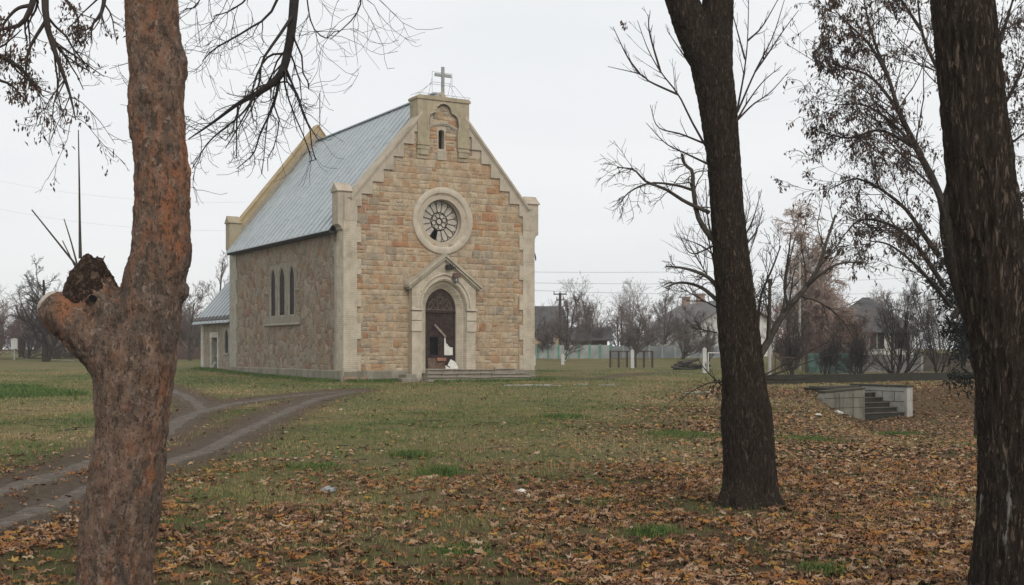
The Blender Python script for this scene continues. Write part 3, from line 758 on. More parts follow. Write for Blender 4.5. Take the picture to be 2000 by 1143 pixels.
# front steps
for i, (u0, u1, v0, z1) in enumerate([(3.32, 7.3, -.62, .48), (3.15, 7.7, -.95, .33), (2.98, 7.9, -1.28, .19), (2.85, 8.35, -1.6, .06)]):
    b = MB(); rs = random.Random(i); u = u0
    while u < u1 - .1:
        e = min(u1, u + rs.uniform(.5, 1.3)); dz = rs.uniform(-.025, .012); vv = v0 + rs.uniform(-.02, .03); b.box(u, e - .012, vv + .05, -.31 if i == 0 else v0 + .42, -.3, z1 + dz - .05); b.box(u + .004, e - .016, vv, -.31 if i == 0 else v0 + .40, z1 + dz - .05, z1 + dz); u = e
    b.build('step', MT['step_stone'], CH, bevel=.022)
b = MB(); b.box(2.05, 2.75, -.9, -.1, -.3, .16); b.box(2.3, 2.76, -.75, -.1, -.3, .3); b.build('side_step', MT['plinth'], CH, bevel=.03)

# lancet windows
for c, w in LAN:
    b = MB(); o = lancet(c, w); i_ = lancet(c, w - .025, 2.74, 4.79)
    m_ = len(o); vs = [(-.02, p[0], p[1]) for p in o] + [(.02, p[0], p[1]) for p in i_] + [(.34, p[0], p[1]) for p in i_]
    b.add(vs, [(k*m_+i, k*m_+(i+1) % m_, (k+1)*m_+(i+1) % m_, (k+1)*m_+i) for k in range(2) for i in range(m_)])
    lw = b.build('lancet_window', MT['side_quoin'], CH)
    b = MB(); b.prism(i_, .04, .05, 'yz'); b.build('glass', MT['pane'], lw)
    b = MB()
    for dv in (-.12, .12): b.tube([(.034, c + dv, 2.75), (.034, c + dv, 4.45)], .012, 5)
    for k in range(7): b.tube([(.034, c - w + .04, 2.95 + .25*k), (.034, c + w - .04, 2.95 + .25*k)], .009, 5)
    b.build('leading', MT['rust'], lw)
b = MB(); b.prism([(4.62, 2.30), (9.02, 2.30), (9.02, 2.62), (8.5, 2.68), (5.2, 2.68), (4.62, 2.62)], -.035, .0, 'yz'); b.prism([(-.12, 2.30), (0, 2.30), (0, 2.42), (-.1, 2.37)], 4.6, 9.05, 'xz')
b.build('window_sill', MT['window_stone'], CH, bevel=.008)
b = MB()
sur = [(5.18, 2.68), (8.55, 2.68), (8.55, 4.2), (8.38, 4.78), (8.03, 4.98), (7.5, 4.9), (6.89, 5.0), (6.2, 4.9), (5.68, 4.98), (5.3, 4.7), (5.18, 4.2)]
b.prism(sur, -.03, 0, 'yz', [lancet(c, w, 2.72) for c, w in LAN])
for v0, v1 in ((4.68, 5.2), (8.5, 9.02)): b.prism([(-.06, 3.72), (0, 3.72), (0, 3.83), (-.06, 3.8)], v0, v1, 'xz')
b.build('window_surround', MT['window_stone'], CH, bevel=.005)
# insulator bracket at the right corner
b = MB(); b.tube([(8.5, .3, 5.3), (8.72, .2, 5.32)], .014, 5); b.tube([(8.70, .2, 5.32), (8.74, .2, 5.12), (8.75, .2, 5.0)], [.014, .03, .02], 6); b.build('insulator_bracket', MT['iron'], CH)

# annex behind
AU0, AU1, AV1, AZ = .3, 5.0, 20.05, 2.98
b = MB()
dr = [(17.2, .1), (18.2, .1), (18.2, 1.88), (17.2, 1.88)]
awn = arch(15.8, .30, 1.1, 1.85, .42, 6)
b.prism([(D, -.2), (AV1, -.2), (AV1, AZ), (D, AZ)], AU0, AU0 + .35, 'yz', [dr, awn])
am = (AU0 + AU1) / 2
b.prism([(AU0 + .35, -.2), (AU1, -.2), (AU1, AZ), (am, AZ + 2.75), (AU0, AZ), (AU0 + .35, AZ)], AV1 - .35, AV1); b.box(AU1 - .35, AU1, D, AV1 - .35, -.2, AZ)
aw = b.build('annex_wall', MT['annex_wall'], CH)
rubble(D + .05, AV1 - .45, .1, 2.9, .36, [(16.95, 18.45, 0, 2.15), (15.4, 16.2, .95, 2.35)], AU0, 8, .018).build('annex_rubble', mat_stone('annex grey stone', [(0, (.28, .24, .19)), (.5, (.36, .325, .27)), (1, (.30, .245, .19))], .5), aw, smooth=True, attr=True)
b = MB(); b.box(AU0 - .05, AU0, AV1 - .42, AV1 + .04, -.2, AZ - .02); b.box(AU0, AU0 + .4, AV1, AV1 + .04, -.2, AZ - .02)
b.build('annex_quoin', MT['white_brick'], aw)
b = MB(); b.box(AU0 - .05, AU0, 16.98, 17.2, -.1, 1.88); b.box(AU0 - .05, AU0, 18.2, 18.42, -.1, 1.88); b.box(AU0 - .06, AU0, 16.95, 18.45, 1.88, 2.14)
b.build('annex_door_surround', MT['white_brick'], aw)
b = MB(); b.box(AU0 + .10, AU0 + .14, 17.2, 17.5, .1, 1.88); b.bar((AU0 + .12, 17.3, 1.1), (AU0 + .12, 18.15, 1.75), .1, .03, (1, 0, 0)); b.bar((AU0 + .12, 17.25, .95), (AU0 + .12, 18.2, .9), .12, .03, (1, 0, 0))
b.build('annex_door', MT['grey_wood'], aw)
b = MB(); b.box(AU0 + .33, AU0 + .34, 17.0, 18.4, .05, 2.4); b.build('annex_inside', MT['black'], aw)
b = MB(); b.prism(arch(15.8, .30, 1.1, 1.85, .42, 6), AU0 + .06, AU0 + .07, 'yz'); b.build('annex_window_glass', MT['pane'], aw)
b = MB(); b.box(AU0 - .07, AU0, 15.42, 16.18, 1.0, 1.08); b.build('annex_window_sill', MT['side_quoin'], aw)
b = MB(); asl = 1.17
for s in (1, -1):
    e = am + s * 2.78; zz = AZ + .45 + 2.78 * asl - .42 - .45; 
    q = [(am, AZ + 3.25 - .36), (e, AZ + 3.25 - .36 - 2.78 * asl), (e, AZ + 3.20 - .36 - 2.78 * asl), (am, AZ + 3.19 - .36)]; b.prism(q, D + .02, AV1 + .35)
    for i in range(10): 
        v = D + .3 + i * .62; b.bar((am, v, q[0][1] + .015), (e, v, q[1][1] + .015), .03, .05, (s * .76, 0, .65))
ar_ = b.build('annex_roof', MT['roof_sheet'], CH)
b = MB(); b.prism([(AU0 - .32, AZ - .32), (AU0, AZ - .12), (AU0, AZ + .1), (AU0 - .36, AZ - .22)], D + .05, AV1 + .3); b.build('annex_eave', MT['fascia'], ar_)
p0, p1 = to_world(AU0 - .35, 17.6, .05), to_world(AU0 - .08, 17.3, .62)
b = MB(); b.tube([p0 + np.array([-.45, -.2, .0]), p0, p1], [.07, .09, .08], 8); q = b.build('broken_pipe', MT['concrete'], smooth=False); tag(q, 'grey bent broken pipe lying at the annex side door', 'pipe')

# ------------------------------------------------------------------ vegetation toolkit (vectorised)
def spawn(P, Rr, n, t0, t1, l0, l1, a0, a1, k, rr, up, wob, rg, minr=.002, tip=.35, lpow=.5, absl=False):
    N, K, _ = P.shape; Mm = N * n
    t = rg.uniform(t0, t1, (N, n)).ravel(); pi = np.repeat(np.arange(N), n)
    f = t * (K - 1); i = np.minimum(f.astype(int), K - 2); fr = (f - i)[:, None]
    s = P[pi, i] * (1 - fr) + P[pi, i + 1] * fr; tan = P[pi, i + 1] - P[pi, i]; tan /= np.linalg.norm(tan, axis=1, keepdims=True) + 1e-9
    rad = Rr[pi, i] * (1 - fr[:, 0]) + Rr[pi, i + 1] * fr[:, 0]
    plen = np.linalg.norm(np.diff(P, axis=1), axis=2).sum(1)[pi]
    Ln = rg.uniform(l0, l1, Mm) * (1 if absl else plen) * (1.15 - lpow * t)
    q = rg.normal(size=(Mm, 3)); q -= (q * tan).sum(1, keepdims=True) * tan; q /= np.linalg.norm(q, axis=1, keepdims=True) + 1e-9
    a = rg.uniform(a0, a1, Mm)[:, None]; d = np.cos(a) * tan + np.sin(a) * q
    out = np.empty((Mm, k, 3)); out[:, 0] = s
    upv = np.array([0, 0, 1.])
    for j in range(1, k):
        d = d + wob * rg.normal(size=(Mm, 3)) + (up[min(j - 1, len(up) - 1)] if hasattr(up, '__len__') else up) * upv
        d /= np.linalg.norm(d, axis=1, keepdims=True); out[:, j] = out[:, j - 1] + d * (Ln / (k - 1))[:, None]
    r0 = np.maximum(rad * rr, minr)
    rad = np.maximum(r0[:, None] * np.linspace(1, tip, k)[None], minr * .7)
    return out, rad
def tubes(sets):
    """[(P,R,sides)] -> V, F"""
    Vs, Fs, base = [], [], 0
    for P, Rr, sd_ in sets:
        if len(P) == 0: continue
        N, K, _ = P.shape
        tg = np.gradient(P, axis=1); tg /= np.linalg.norm(tg, axis=2, keepdims=True) + 1e-9
        ref = np.where(np.abs(tg[..., 2:3]).mean(1, keepdims=True) < .8, np.array([0, 0, 1.]), np.array([1., 0, 0]))
        ref = np.broadcast_to(ref, tg.shape)
        n = np.cross(tg, ref); n /= np.linalg.norm(n, axis=2, keepdims=True) + 1e-9; bn = np.cross(tg, n)
        an = np.arange(sd_) * 2 * np.pi / sd_
        V = P[:, :, None] + (n[:, :, None] * np.cos(an)[:, None] + bn[:, :, None] * np.sin(an)[:, None]) * Rr[:, :, None, None]
        idx = base + np.arange(N * K * sd_).reshape(N, K, sd_); nx = np.roll(idx, -1, 2)
        Vs.append(V.reshape(-1, 3)); Fs.append(np.stack([idx[:, :-1], nx[:, :-1], nx[:, 1:], idx[:, 1:]], -1).reshape(-1, 4)); base += N * K * sd_
    return np.concatenate(Vs), np.concatenate(Fs)
def resample(pts, k):
    """smooth a control polyline to k points (Catmull-Rom)"""
    p = np.asarray(pts, float); p = np.concatenate([[2*p[0] - p[1]], p, [2*p[-1] - p[-2]]]); n = len(p) - 3
    out = []
    for t in np.linspace(0, n - 1e-6, k):
        i = int(t); f = t - i; a, b_, c, d = p[i:i+4]
        out.append(.5 * (2*b_ + (c - a)*f + (2*a - 5*b_ + 4*c - d)*f*f + (3*b_ - a - 3*c + d)*f**3))
    return np.array(out)
def poly_set(lines, k, r0, r1):
    """list of control polylines -> arrays with linear taper"""
    P = np.stack([resample(l, k) for l in lines]); n = len(lines)
    r0 = np.broadcast_to(np.asarray(r0, float), (n,)); r1 = np.broadcast_to(np.asarray(r1, float), (n,))
    return P, r0[:, None] + (r1 - r0)[:, None] * np.linspace(0, 1, k)[None]
def blades(P, dirs, L, Wd, rg, bend=0.):
    """leaf-like rhombs: P (n,3) roots, dirs (n,3) unit, returns V,F"""
    n = len(P); q = rg.normal(size=(n, 3)); q -= (q * dirs).sum(1, keepdims=True) * dirs; q /= np.linalg.norm(q, axis=1, keepdims=True) + 1e-9
    L = np.broadcast_to(L, (n,))[:, None]; Wd = np.broadcast_to(Wd, (n,))[:, None]
    nn = np.cross(dirs, q)
    a = P; b_ = P + dirs * L * .5 + q * Wd * .5 + nn * L * bend; c = P + dirs * L; d = P + dirs * L * .5 - q * Wd * .5 + nn * L * bend
    V = np.stack([a, b_, c, d], 1).reshape(-1, 3); F = np.arange(4 * n).reshape(n, 4); return V, F
def mesh_obj(name, VF, mat, parent=None, smooth=True, attrs=None):
    return link(name, np_mesh(name, VF[0], VF[1], smooth, attrs), mat, parent)
def keys_along(P, rg, n, L):
    """single small keys hung along twigs"""
    i = rg.integers(0, len(P), n); j = rg.integers(1, P.shape[1], n); e = P[i, j] + rg.normal(size=(n, 3)) * .02
    d = rg.normal(size=(n, 3)) * .4 + np.array([0, 0, -1.]); d /= np.linalg.norm(d, axis=1, keepdims=True)
    return blades(e, d, rg.uniform(.6, 1.4, n) * L, rg.uniform(.3, .5, n) * L, rg, .12)
def keys_on(P, rg, n, L=.035, spread=.03):
    """bunches of hanging seed keys at the ends of twigs P (N,k,3)"""
    e = P[rg.integers(0, len(P), n // 4), -1]; e = np.repeat(e, 4, 0) + rg.normal(size=(len(e) * 4, 3)) * spread * np.array([1, 1, 1.3])
    d = rg.normal(size=(len(e), 3)) * .35 + np.array([0, 0, -1.]); d /= np.linalg.norm(d, axis=1, keepdims=True)
    return blades(e, d, rg.uniform(.7, 1.5, len(e)) * L, rg.uniform(.3, .55, len(e)) * L, rg, .12)

def fused_trunk(name, lines, mat, parent, voxel, disp, seed=0, extra=None):
    """stems given as [(points, radii)] fused into one skin, then bark relief"""
    mb = MB()
    for pts, rad, k in lines:
        P = resample(pts, k); s0 = np.linspace(0, len(rad) - 1, k); rr_ = np.interp(s0, np.arange(len(rad)), rad)
        mb.tube(P, list(rr_), 20)
    for c, r in (extra or []):
        n0 = 10; vs = [(c[0], c[1], c[2] + r)]; 
        mb.tube([(c[0], c[1], c[2] - r * math.cos(math.pi * (i + .5) / n0)) for i in range(n0)], [r * math.sin(math.pi * (i + .5) / n0) for i in range(n0)], 16)
    me = bpy.data.meshes.new('tmp'); me.from_pydata(mb.v, [], mb.f)
    o = bpy.data.objects.new('tmp', me); COL.objects.link(o)
    m = o.modifiers.new('r', 'REMESH'); m.mode = 'VOXEL'; m.voxel_size = voxel
    sm = o.modifiers.new('s', 'SMOOTH'); sm.iterations = 6; sm.factor = .6
    dg = bpy.context.evaluated_depsgraph_get(); dg.update(); me2 = bpy.data.meshes.new_from_object(o.evaluated_get(dg))
    bpy.data.objects.remove(o); bpy.data.meshes.remove(me)
    n = len(me2.vertices); co = np.empty(n * 3, np.float32); me2.vertices.foreach_get('co', co); co = co.reshape(-1, 3)
    no = np.empty(n * 3, np.float32); me2.vertices.foreach_get('normal', no); no = no.reshape(-1, 3)
    dsp = np.array([disp(Vector(p)) for p in co], np.float32)
    co += no * dsp[:, None]; me2.vertices.foreach_set('co', co.ravel())
    me2.polygons.foreach_set('use_smooth', [True] * len(me2.polygons)); me2.materials.clear(); me2.name = name; me2.update()
    return link(name, me2, mat, parent)
NF = mnoise.fractal
def flaky(p):
    q = Vector((p.x * 9, p.y * 9, p.z * 4)); a = mnoise.noise(q * 1.0); b_ = mnoise.noise(Vector((p.x * 34, p.y * 34, p.z * 13))); c = mnoise.noise(Vector((p.x*2.2, p.y*2.2, p.z*2.0)))
    d = mnoise.noise(Vector((p.x * 70, p.y * 70, p.z * 40)))
    e = mnoise.noise(Vector((p.x * 24 + 9, p.y * 24, p.z * 11)))
    return .016 * c + .010 * a + .008 * (max(-.25, min(.3, b_ * 3))) + .006 * (1 if e > .12 else max(0, e / .12)) + .003 * d
def ridged(fx, fz, amp):
    def f(p):
        w = mnoise.noise(Vector((p.x * 5, p.y * 5, p.z * 2.5))) * .05
        a = 1 - abs(mnoise.noise(Vector(((p.x + w) * fx, (p.y + w) * fx, p.z * fz)))) * 2.2
        b_ = mnoise.noise(Vector((p.x * fx * 2.3, p.y * fx * 2.3, p.z * fz * 2.6))); c = mnoise.noise(Vector((p.x * 2.5, p.y * 2.5, p.z * 1.4)))
        return amp * a + amp * .5 * b_ + .012 * c
    return f

# ------------------------------------------------------------------ the pruned tree on the left
def left_tree():
    d = 7.2; s = d / FPX; A = lambda x, y, dd=0: at(x, y, d + dd)
    T_ = empty('pruned_tree', (A(225, 1143)[0], d, 0), 0, 'thick pruned tree with orange flaking bark and a sawn limb', 'tree')
    o = np.array(T_.location)
    col = [(213, 1290, 178), (218, 1210, 160), (223, 1143, 151), (230, 1050, 148), (246, 950, 143), (257, 850, 136), (258, 760, 146), (266, 700, 158), (286, 640, 132), (300, 560, 122), (313, 500, 114), (317, 430, 108), (318, 350, 110), (309, 260, 106), (305, 200, 108), (308, 130, 113), (300, 80, 107), (293, 0, 104), (288, -90, 100), (290, -220, 92)]
    main = ([A(x, y) - o for x, y, w in col], [w * s / 2 * .97 for x, y, w in col], 60)
    limb = ([A(268, 775, .03) - o, A(230, 708, -.02) - o, A(180, 658, -.05) - o, A(136, 622, -.05) - o, A(102, 598, -.02) - o], [.19, .17, .15, .128, .098], 20)
    knob = ([A(262, 690, 0) - o, A(222, 625, 0) - o, A(190, 585, .0) - o, A(180, 548, 0) - o, A(180, 518, 0) - o], [.15, .17, .145, .11, .06], 18)
    up = [([A(290, -200) - o, A(300, -330) - o, A(250, -480, .2) - o], [.14, .12, .09], 8), ([A(290, -180) - o, A(350, -330, .3) - o, A(440, -420, .8) - o, A(520, -420, 1.2) - o], [.13, .11, .09, .06], 10)]
    fused_trunk('trunk', [main, limb, knob] + up, MT['orange_bark'], T_, .0115, flaky, 0, [(A(350, 122) - o, .055), (A(349, 140) - o, .055), (A(356, 335) - o, .05), (A(352, 360) - o, .06), (A(300, 190, -.10) - o, .08), (A(352, 570) - o, .06)])
    # rough dark cap of the stump
    rg = random.Random(2); mb = MB(); bm = bmesh.new(); bmesh.ops.create_icosphere(bm, subdivisions=5, radius=1)
    c0 = A(177, 564) - o
    for v in bm.verts:
        n = v.co.copy(); k = 1 + .10 * mnoise.noise(n * 2.1) + .10 * mnoise.noise(n * 5.5) + .07 * mnoise.noise(n * 13)
        v.co = Vector((c0[0] + n.x * (.148 - .045 * n.z) * k, c0[1] + n.y * (.145 - .03 * n.z) * k, c0[2] + n.z * .195 * k))
    me = bpy.data.meshes.new('stump'); bm.to_mesh(me); bm.free(); me.polygons.foreach_set('use_smooth', [True] * len(me.polygons)); st = link('stump', me, MT['stump_bark'], T_)
    # knot hole and sawn face
    h = A(181, 583, -.168) - o
    mb.tube([h + np.array([0, -.012, 0]), h + np.array([0, .05, 0])], [.021, .016], 10); mb.build('knot_hole', MT['black'], T_)
    e = A(97, 595, -.02) - o; a = A(136, 622, -.07) - o; dr = (e - a) / np.linalg.norm(e - a)
    mb = MB(); mb.tube([e - dr * .01, e + dr * .012, e + dr * .016], [.082, .084, .07], 18); mb.build('sawn_face', MT['cut_wood'], T_)
    # shoots from the stump
    L = [[A(156, 505), A(155, 380), A(153, 254)], [A(158, 505), A(156, 420), A(155, 346)], [A(150, 520), A(110, 470), A(62, 410)], [A(150, 515), A(138, 470), A(125, 428)], [A(146, 520), A(134, 495), A(122, 470)], [A(200, 510), A(203, 503), A(205, 500)]]
    P, Rr = poly_set([[q - o for q in l] for l in L], 8, [.009, .007, .007, .006, .005, .004], [.003, .003, .004, .003, .003, .003])
    for i in range(len(P)): mesh_obj('shoot', tubes([(P[i:i+1], Rr[i:i+1], 5)]), MT['grey_branch'], T_)
    # drooping dead bough over the middle
    g = np.random.default_rng(12); dd = 1.25
    B = [[A(520, -420, 1.2), A(575, -330, dd), A(582, -150, dd), A(573, 20, dd), A(562, 100, dd), A(548, 145, dd), A(515, 175, dd), A(465, 203, dd), A(415, 240, dd), A(368, 272, dd)]]
    P0, R0 = poly_set([[q - o for q in l] for l in B], 30, .05, .008); R0[:, :] = np.interp(np.linspace(0, 1, 30), [0, .35, .6, .8, 1], [.05, .032, .027, .013, .004])[None]
    S = [[A(582, -120, dd), A(535, 15, dd + .1), A(480, 60, dd), A(420, 95, dd), A(395, 120, dd)], [A(560, 105, dd), A(525, 110, 1.4), A(500, 150, 1.4), A(490, 200, 1.4), A(495, 240, 1.4)],
         [A(572, 30, dd), A(545, 70, 1.0), A(512, 120, 1.0), A(505, 170, 1), A(470, 240, 1), A(440, 290, 1)], [A(548, 145, dd), A(536, 200, 1.3), A(508, 262, 1.3), A(495, 300, 1.3), A(462, 330, 1.3)],
         [A(465, 203, dd), A(462, 250, 1.2), A(462, 310, 1.2)], [A(500, 185, dd), A(470, 225, 1.1), A(410, 275, 1.1), A(375, 330, 1.1)], [A(520, 172, dd), A(560, 160, 1.5), A(580, 190, 1.5), A(592, 220, 1.5)],
         [A(520, -420, 1.2), A(480, -120, .9), A(490, -20, .9), A(455, 18, .9), A(417, 32, .9)], [A(576, -330, dd), A(620, -180, 1.2), A(690, -60, 1.3), A(705, 0, 1.3), A(688, 38, 1.3), A(645, 77, 1.3)], [A(520, -420, 1.2), A(420, -160, .8), A(400, -40, .8), A(385, 10, .8), A(360, 18, .8)],
         [A(576, -330, dd), A(590, -100, 1.4), A(600, 0, 1.6), A(610, 50, 1.6), A(635, 75, 1.6), A(655, 60, 1.6)]]
    P1, R1 = poly_set([[q - o for q in l] for l in S], 12, [.012, .009, .012, .010, .008, .009, .008, .011, .010, .007, .008], .003)
    P1b, R1b = spawn(P0, R0, 22, .36, .98, .14, .36, .5, 1.2, 8, .26, [.05, -.2, -.3, -.25, .1, .25], .26, g, .003)
    a1, b1 = spawn(P1, R1, 10, .25, .98, .22, .55, .4, 1.2, 8, .45, [.1, -.18, -.25, -.05, .2, .3], .24, g, .0022)
    a2, b2 = spawn(P1b, R1b, 6, .25, .98, .3, .6, .4, 1.1, 6, .5, [-.12, -.18, 0, .2, .25], .16, g, .0020)
    a3, b3 = spawn(a1, b1, 3, .2, .95, .3, .6, .4, 1.1, 5, .6, [-.1, 0, .2, .25], .16, g, .0017)
    mesh_obj('bough', tubes([(P0, R0, 9), (P1, R1, 6), (P1b, R1b, 5), (a1, b1, 4), (a2, b2, 4), (a3, b3, 3)]), MT['bough'], T_)
left_tree()

# ------------------------------------------------------------------ middle ash tree
def middle_tree():
    d = 12.5; s = d / FPX; A = lambda x, y, dd=0: at(x, y, d + dd)
    T_ = empty('ash_tree', tuple(A(1465, 990)), 0, 'tall dark forked tree standing in fallen leaves right of the chapel', 'tree')
    o = np.array(T_.location); o[2] = 0; T_.location = o
    col = [(1467, 1030, 165), (1466, 994, 130), (1465, 965, 110), (1464, 900, 101), (1460, 840, 100), (1457, 800, 98), (1454, 765, 86), (1449, 700, 80), (1438, 600, 76), (1428, 500, 69), (1419, 400, 63), (1412, 300, 65), (1401, 200, 71), (1386, 110, 82), (1383, 80, 85)]
    main = ([A(x, y) - o for x, y, w in col], [w * s / 2 * .98 for x, y, w in col], 50)
    fl = ([A(1390, 130) - o, A(1355, 60) - o, A(1332, 0) - o, A(1300, -100, .1) - o, A(1270, -300, .2) - o, A(1240, -500, .3) - o], [.19, .175, .16, .15, .12, .07], 22)
    fr = ([A(1396, 130, .02) - o, A(1399, 60, .04) - o, A(1403, 0, .06) - o, A(1412, -150, .1) - o, A(1440, -420, .2) - o], [.18, .16, .148, .13, .08], 18)
    roots = [([A(1455, 940) - o, A(1420, 985, -.08) - o, A(1392, 1012, -.16) - o], [.2, .11, .06], 8), ([A(1465, 940) - o, A(1455, 988, -.28) - o, A(1450, 1016, -.42) - o], [.2, .10, .06], 8), ([A(1465, 940) - o, A(1490, 990, -.24) - o, A(1500, 1016, -.36) - o], [.2, .09, .05], 8), ([A(1470, 945) - o, A(1508, 985, -.08) - o, A(1542, 1010, -.14) - o], [.2, .11, .06], 8)]
    fused_trunk('trunk', [main, fl, fr] + roots, MT['dark_bark'], T_, .015, ridged(30, 3.6, .012))
    g = np.random.default_rng(21)
    # big grey side branch on the right
    G = [[A(1480, 700), A(1500, 668, .1), A(1520, 630, .1), A(1545, 595, .1), A(1575, 560, .1), A(1600, 520, .1), A(1615, 470, .15), A(1632, 420, .2)],
         [A(1575, 560, .1), A(1600, 538, 0), A(1640, 515, 0), A(1690, 512, 0)], [A(1540, 600, .1), A(1532, 560, .2), A(1540, 500, .2), A(1545, 455, .2)], [A(1500, 668, .1), A(1503, 600, 0), A(1504, 545, 0)],
         [A(1560, 577, .1), A(1600, 590, .2), A(1640, 620, .2), A(1668, 660, .2)], [A(1480, 640), A(1486, 580, .2), A(1510, 520, .2), A(1525, 480, .2)]]
    P, Rr = poly_set([[q - o for q in l] for l in G], 14, [.042, .02, .018, .024, .015, .018], [.012, .007, .006, .014, .004, .006])
    c1 = spawn(P, Rr, 8, .25, .98, .22, .5, .4, 1.0, 7, .45, [.05, .1, .1], .14, g, .004)
    c2 = spawn(*c1, 4, .2, .98, .3, .55, .4, 1.0, 5, .55, .08, .14, g, .003); c3 = spawn(*c2, 2, .3, 1, .3, .6, .4, .9, 4, .6, .05, .12, g, .0022)
    mesh_obj('side_branch', tubes([(P, Rr, 8), (*c1, 5), (*c2, 4), (*c3, 3)]), MT['grey_branch'], T_)
    # crooked broken branches on the left
    Bk = [[A(1395, 470), A(1378, 450), A(1362, 420), A(1354, 370), A(1352, 335), A(1338, 322), A(1332, 300)], [A(1385, 415), A(1340, 395, -.1), A(1300, 370, -.2), A(1262, 355, -.2), A(1238, 332, -.2), A(1205, 327, -.2)],
          [A(1354, 372), A(1320, 362), A(1270, 358), A(1230, 375), A(1208, 400)], [A(1405, 565), A(1380, 540), A(1340, 525, -.1), A(1300, 520, -.1)], [A(1405, 590), A(1370, 562, .1), A(1330, 552, .1), A(1298, 562, .1)]]
    P, Rr = poly_set([[q - o for q in l] for l in Bk], 14, [.034, .022, .016, .026, .024], [.012, .006, .005, .008, .006])
    c1 = spawn(P, Rr, 12, .25, .98, .22, .5, .4, 1.2, 8, .36, [0, -.12, -.2, -.15, .05], .24, g, .0035); c2 = spawn(*c1, 5, .2, .98, .3, .6, .4, 1.1, 5, .6, -.05, .2, g, .0028)
    mesh_obj('broken_branch', tubes([(P, Rr, 7), (*c1, 5), (*c2, 3)]), MT['grey_branch'], T_)
    # straight young shoots up the stem
    Sh = [[A(1378, 285), A(1350, 235), A(1325, 185), A(1290, 140), A(1265, 95), A(1245, 40)], [A(1325, 185), A(1270, 160), A(1250, 145), A(1187, 130)], [A(1250, 145), A(1225, 110), A(1197, 52)], [A(1290, 140), A(1268, 60), A(1270, 20)],
          [A(1382, 320), A(1340, 300), A(1300, 280), A(1262, 240)], [A(1375, 280), A(1330, 262), A(1285, 248), A(1270, 205)], [A(1440, 215), A(1452, 150), A(1460, 80), A(1463, -40)], [A(1440, 220), A(1475, 140), A(1510, 70), A(1535, -10)],
          [A(1460, 80), A(1490, 50), A(1530, -20)], [A(1440, 235), A(1470, 205), A(1505, 180), A(1545, 135)], [A(1442, 230), A(1460, 200), A(1490, 160), A(1528, 128)], [A(1475, 140), A(1500, 105), A(1530, 60), A(1560, 20)], [A(1455, 115), A(1440, 60), A(1425, 5)],
          [A(1370, 160), A(1330, 100), A(1303, 60)], [A(1450, 470), A(1470, 430), A(1488, 370)], [A(1455, 480), A(1478, 450), A(1490, 405)], [A(1392, 470), A(1382, 420), A(1378, 350)], [A(1396, 500), A(1370, 480), A(1332, 465)], [A(1395, 480), A(1350, 495), A(1325, 455)],
          [A(1488, 735), A(1550, 702, .1), A(1610, 672, .1), A(1625, 655, .1)], [A(1490, 738), A(1530, 725), A(1600, 700), A(1640, 690)], [A(1490, 740), A(1540, 742, -.1), A(1600, 737, -.1)], [A(1412, 745), A(1380, 750, -.1), A(1350, 765, -.1), A(1325, 785, -.1)], [A(1412, 755), A(1380, 725), A(1362, 700)], [A(1470, 640), A(1490, 600), A(1492, 540)]]
    P, Rr = poly_set([[q - o for q in l] for l in Sh], 12, np.linspace(.013, .009, len(Sh)), .003)
    for i in range(len(P)):
        pi, ri = P[i:i+1], Rr[i:i+1]
        c1 = spawn(pi, ri, 6, .2, .97, .12, .3, .35, .8, 5, .5, .12, .05, g, .0025); c2 = spawn(*c1, 2, .3, .95, .25, .5, .3, .7, 4, .6, .1, .05, g, .002)
        mesh_obj('shoot', tubes([(pi, ri, 5), (*c1, 4), (*c2, 3)]), MT['twig'], T_)
    P, Rr = poly_set([[A(1395, 560) - o, A(1340, 470, .4) - o], [A(1440, 560) - o, A(1480, 450, .4) - o], [A(1400, 650) - o, A(1350, 640, .3) - o], [A(1395, 520) - o, A(1370, 400, .3) - o], [A(1450, 600) - o, A(1505, 560, .3) - o], [A(1440, 520) - o, A(1465, 400, .2) - o], [A(1398, 600) - o, A(1325, 560, .2) - o]], 6, .008, .004)
    for i in range(len(P)):
        pi, ri = P[i:i+1], Rr[i:i+1]
        c1 = spawn(pi, ri, 16, .1, 1, .3, .7, .3, .9, 6, .6, .1, .1, g, .0028); c2 = spawn(*c1, 3, .3, 1, .3, .6, .3, .9, 4, .6, .05, .1, g, .002)
        mesh_obj('spray', tubes([(pi, ri, 4), (*c1, 4), (*c2, 3)]), MT['twig'], T_)
    kv = keys_on(np.stack([np.array([A(1219, 45) - o, A(1219, 46) - o])]), g, 12, .055, .02); mesh_obj('leaf_cluster', kv, MT['key'], T_)
    kv = keys_on(np.stack([np.array([A(1402, 752) - o, A(1400, 754) - o])]), g, 24, .065, .05); mesh_obj('leaf_cluster', kv, MT['key'], T_)
    # high crown, mostly above the frame
    Cr = [[fl[0][-2], A(1180, -500, 1) - o, A(1120, -700, 1) - o], [fl[0][-1], A(1250, -700) - o, A(1260, -900) - o], [fr[0][-1], A(1500, -600) - o, A(1560, -800) - o], [fr[0][-1], A(1430, -650, -1) - o, A(1420, -900, -1) - o]]
    P, Rr = poly_set(Cr, 8, .07, .02); c1 = spawn(P, Rr, 8, .2, 1, .4, .8, .4, 1, 6, .5, .05, .1, g, .006); c2 = spawn(*c1, 5, .2, 1, .3, .6, .4, 1, 4, .5, .05, .1, g, .004)
    mesh_obj('crown', tubes([(P, Rr, 6), (*c1, 4), (*c2, 3)]), MT['twig'], T_)
middle_tree()

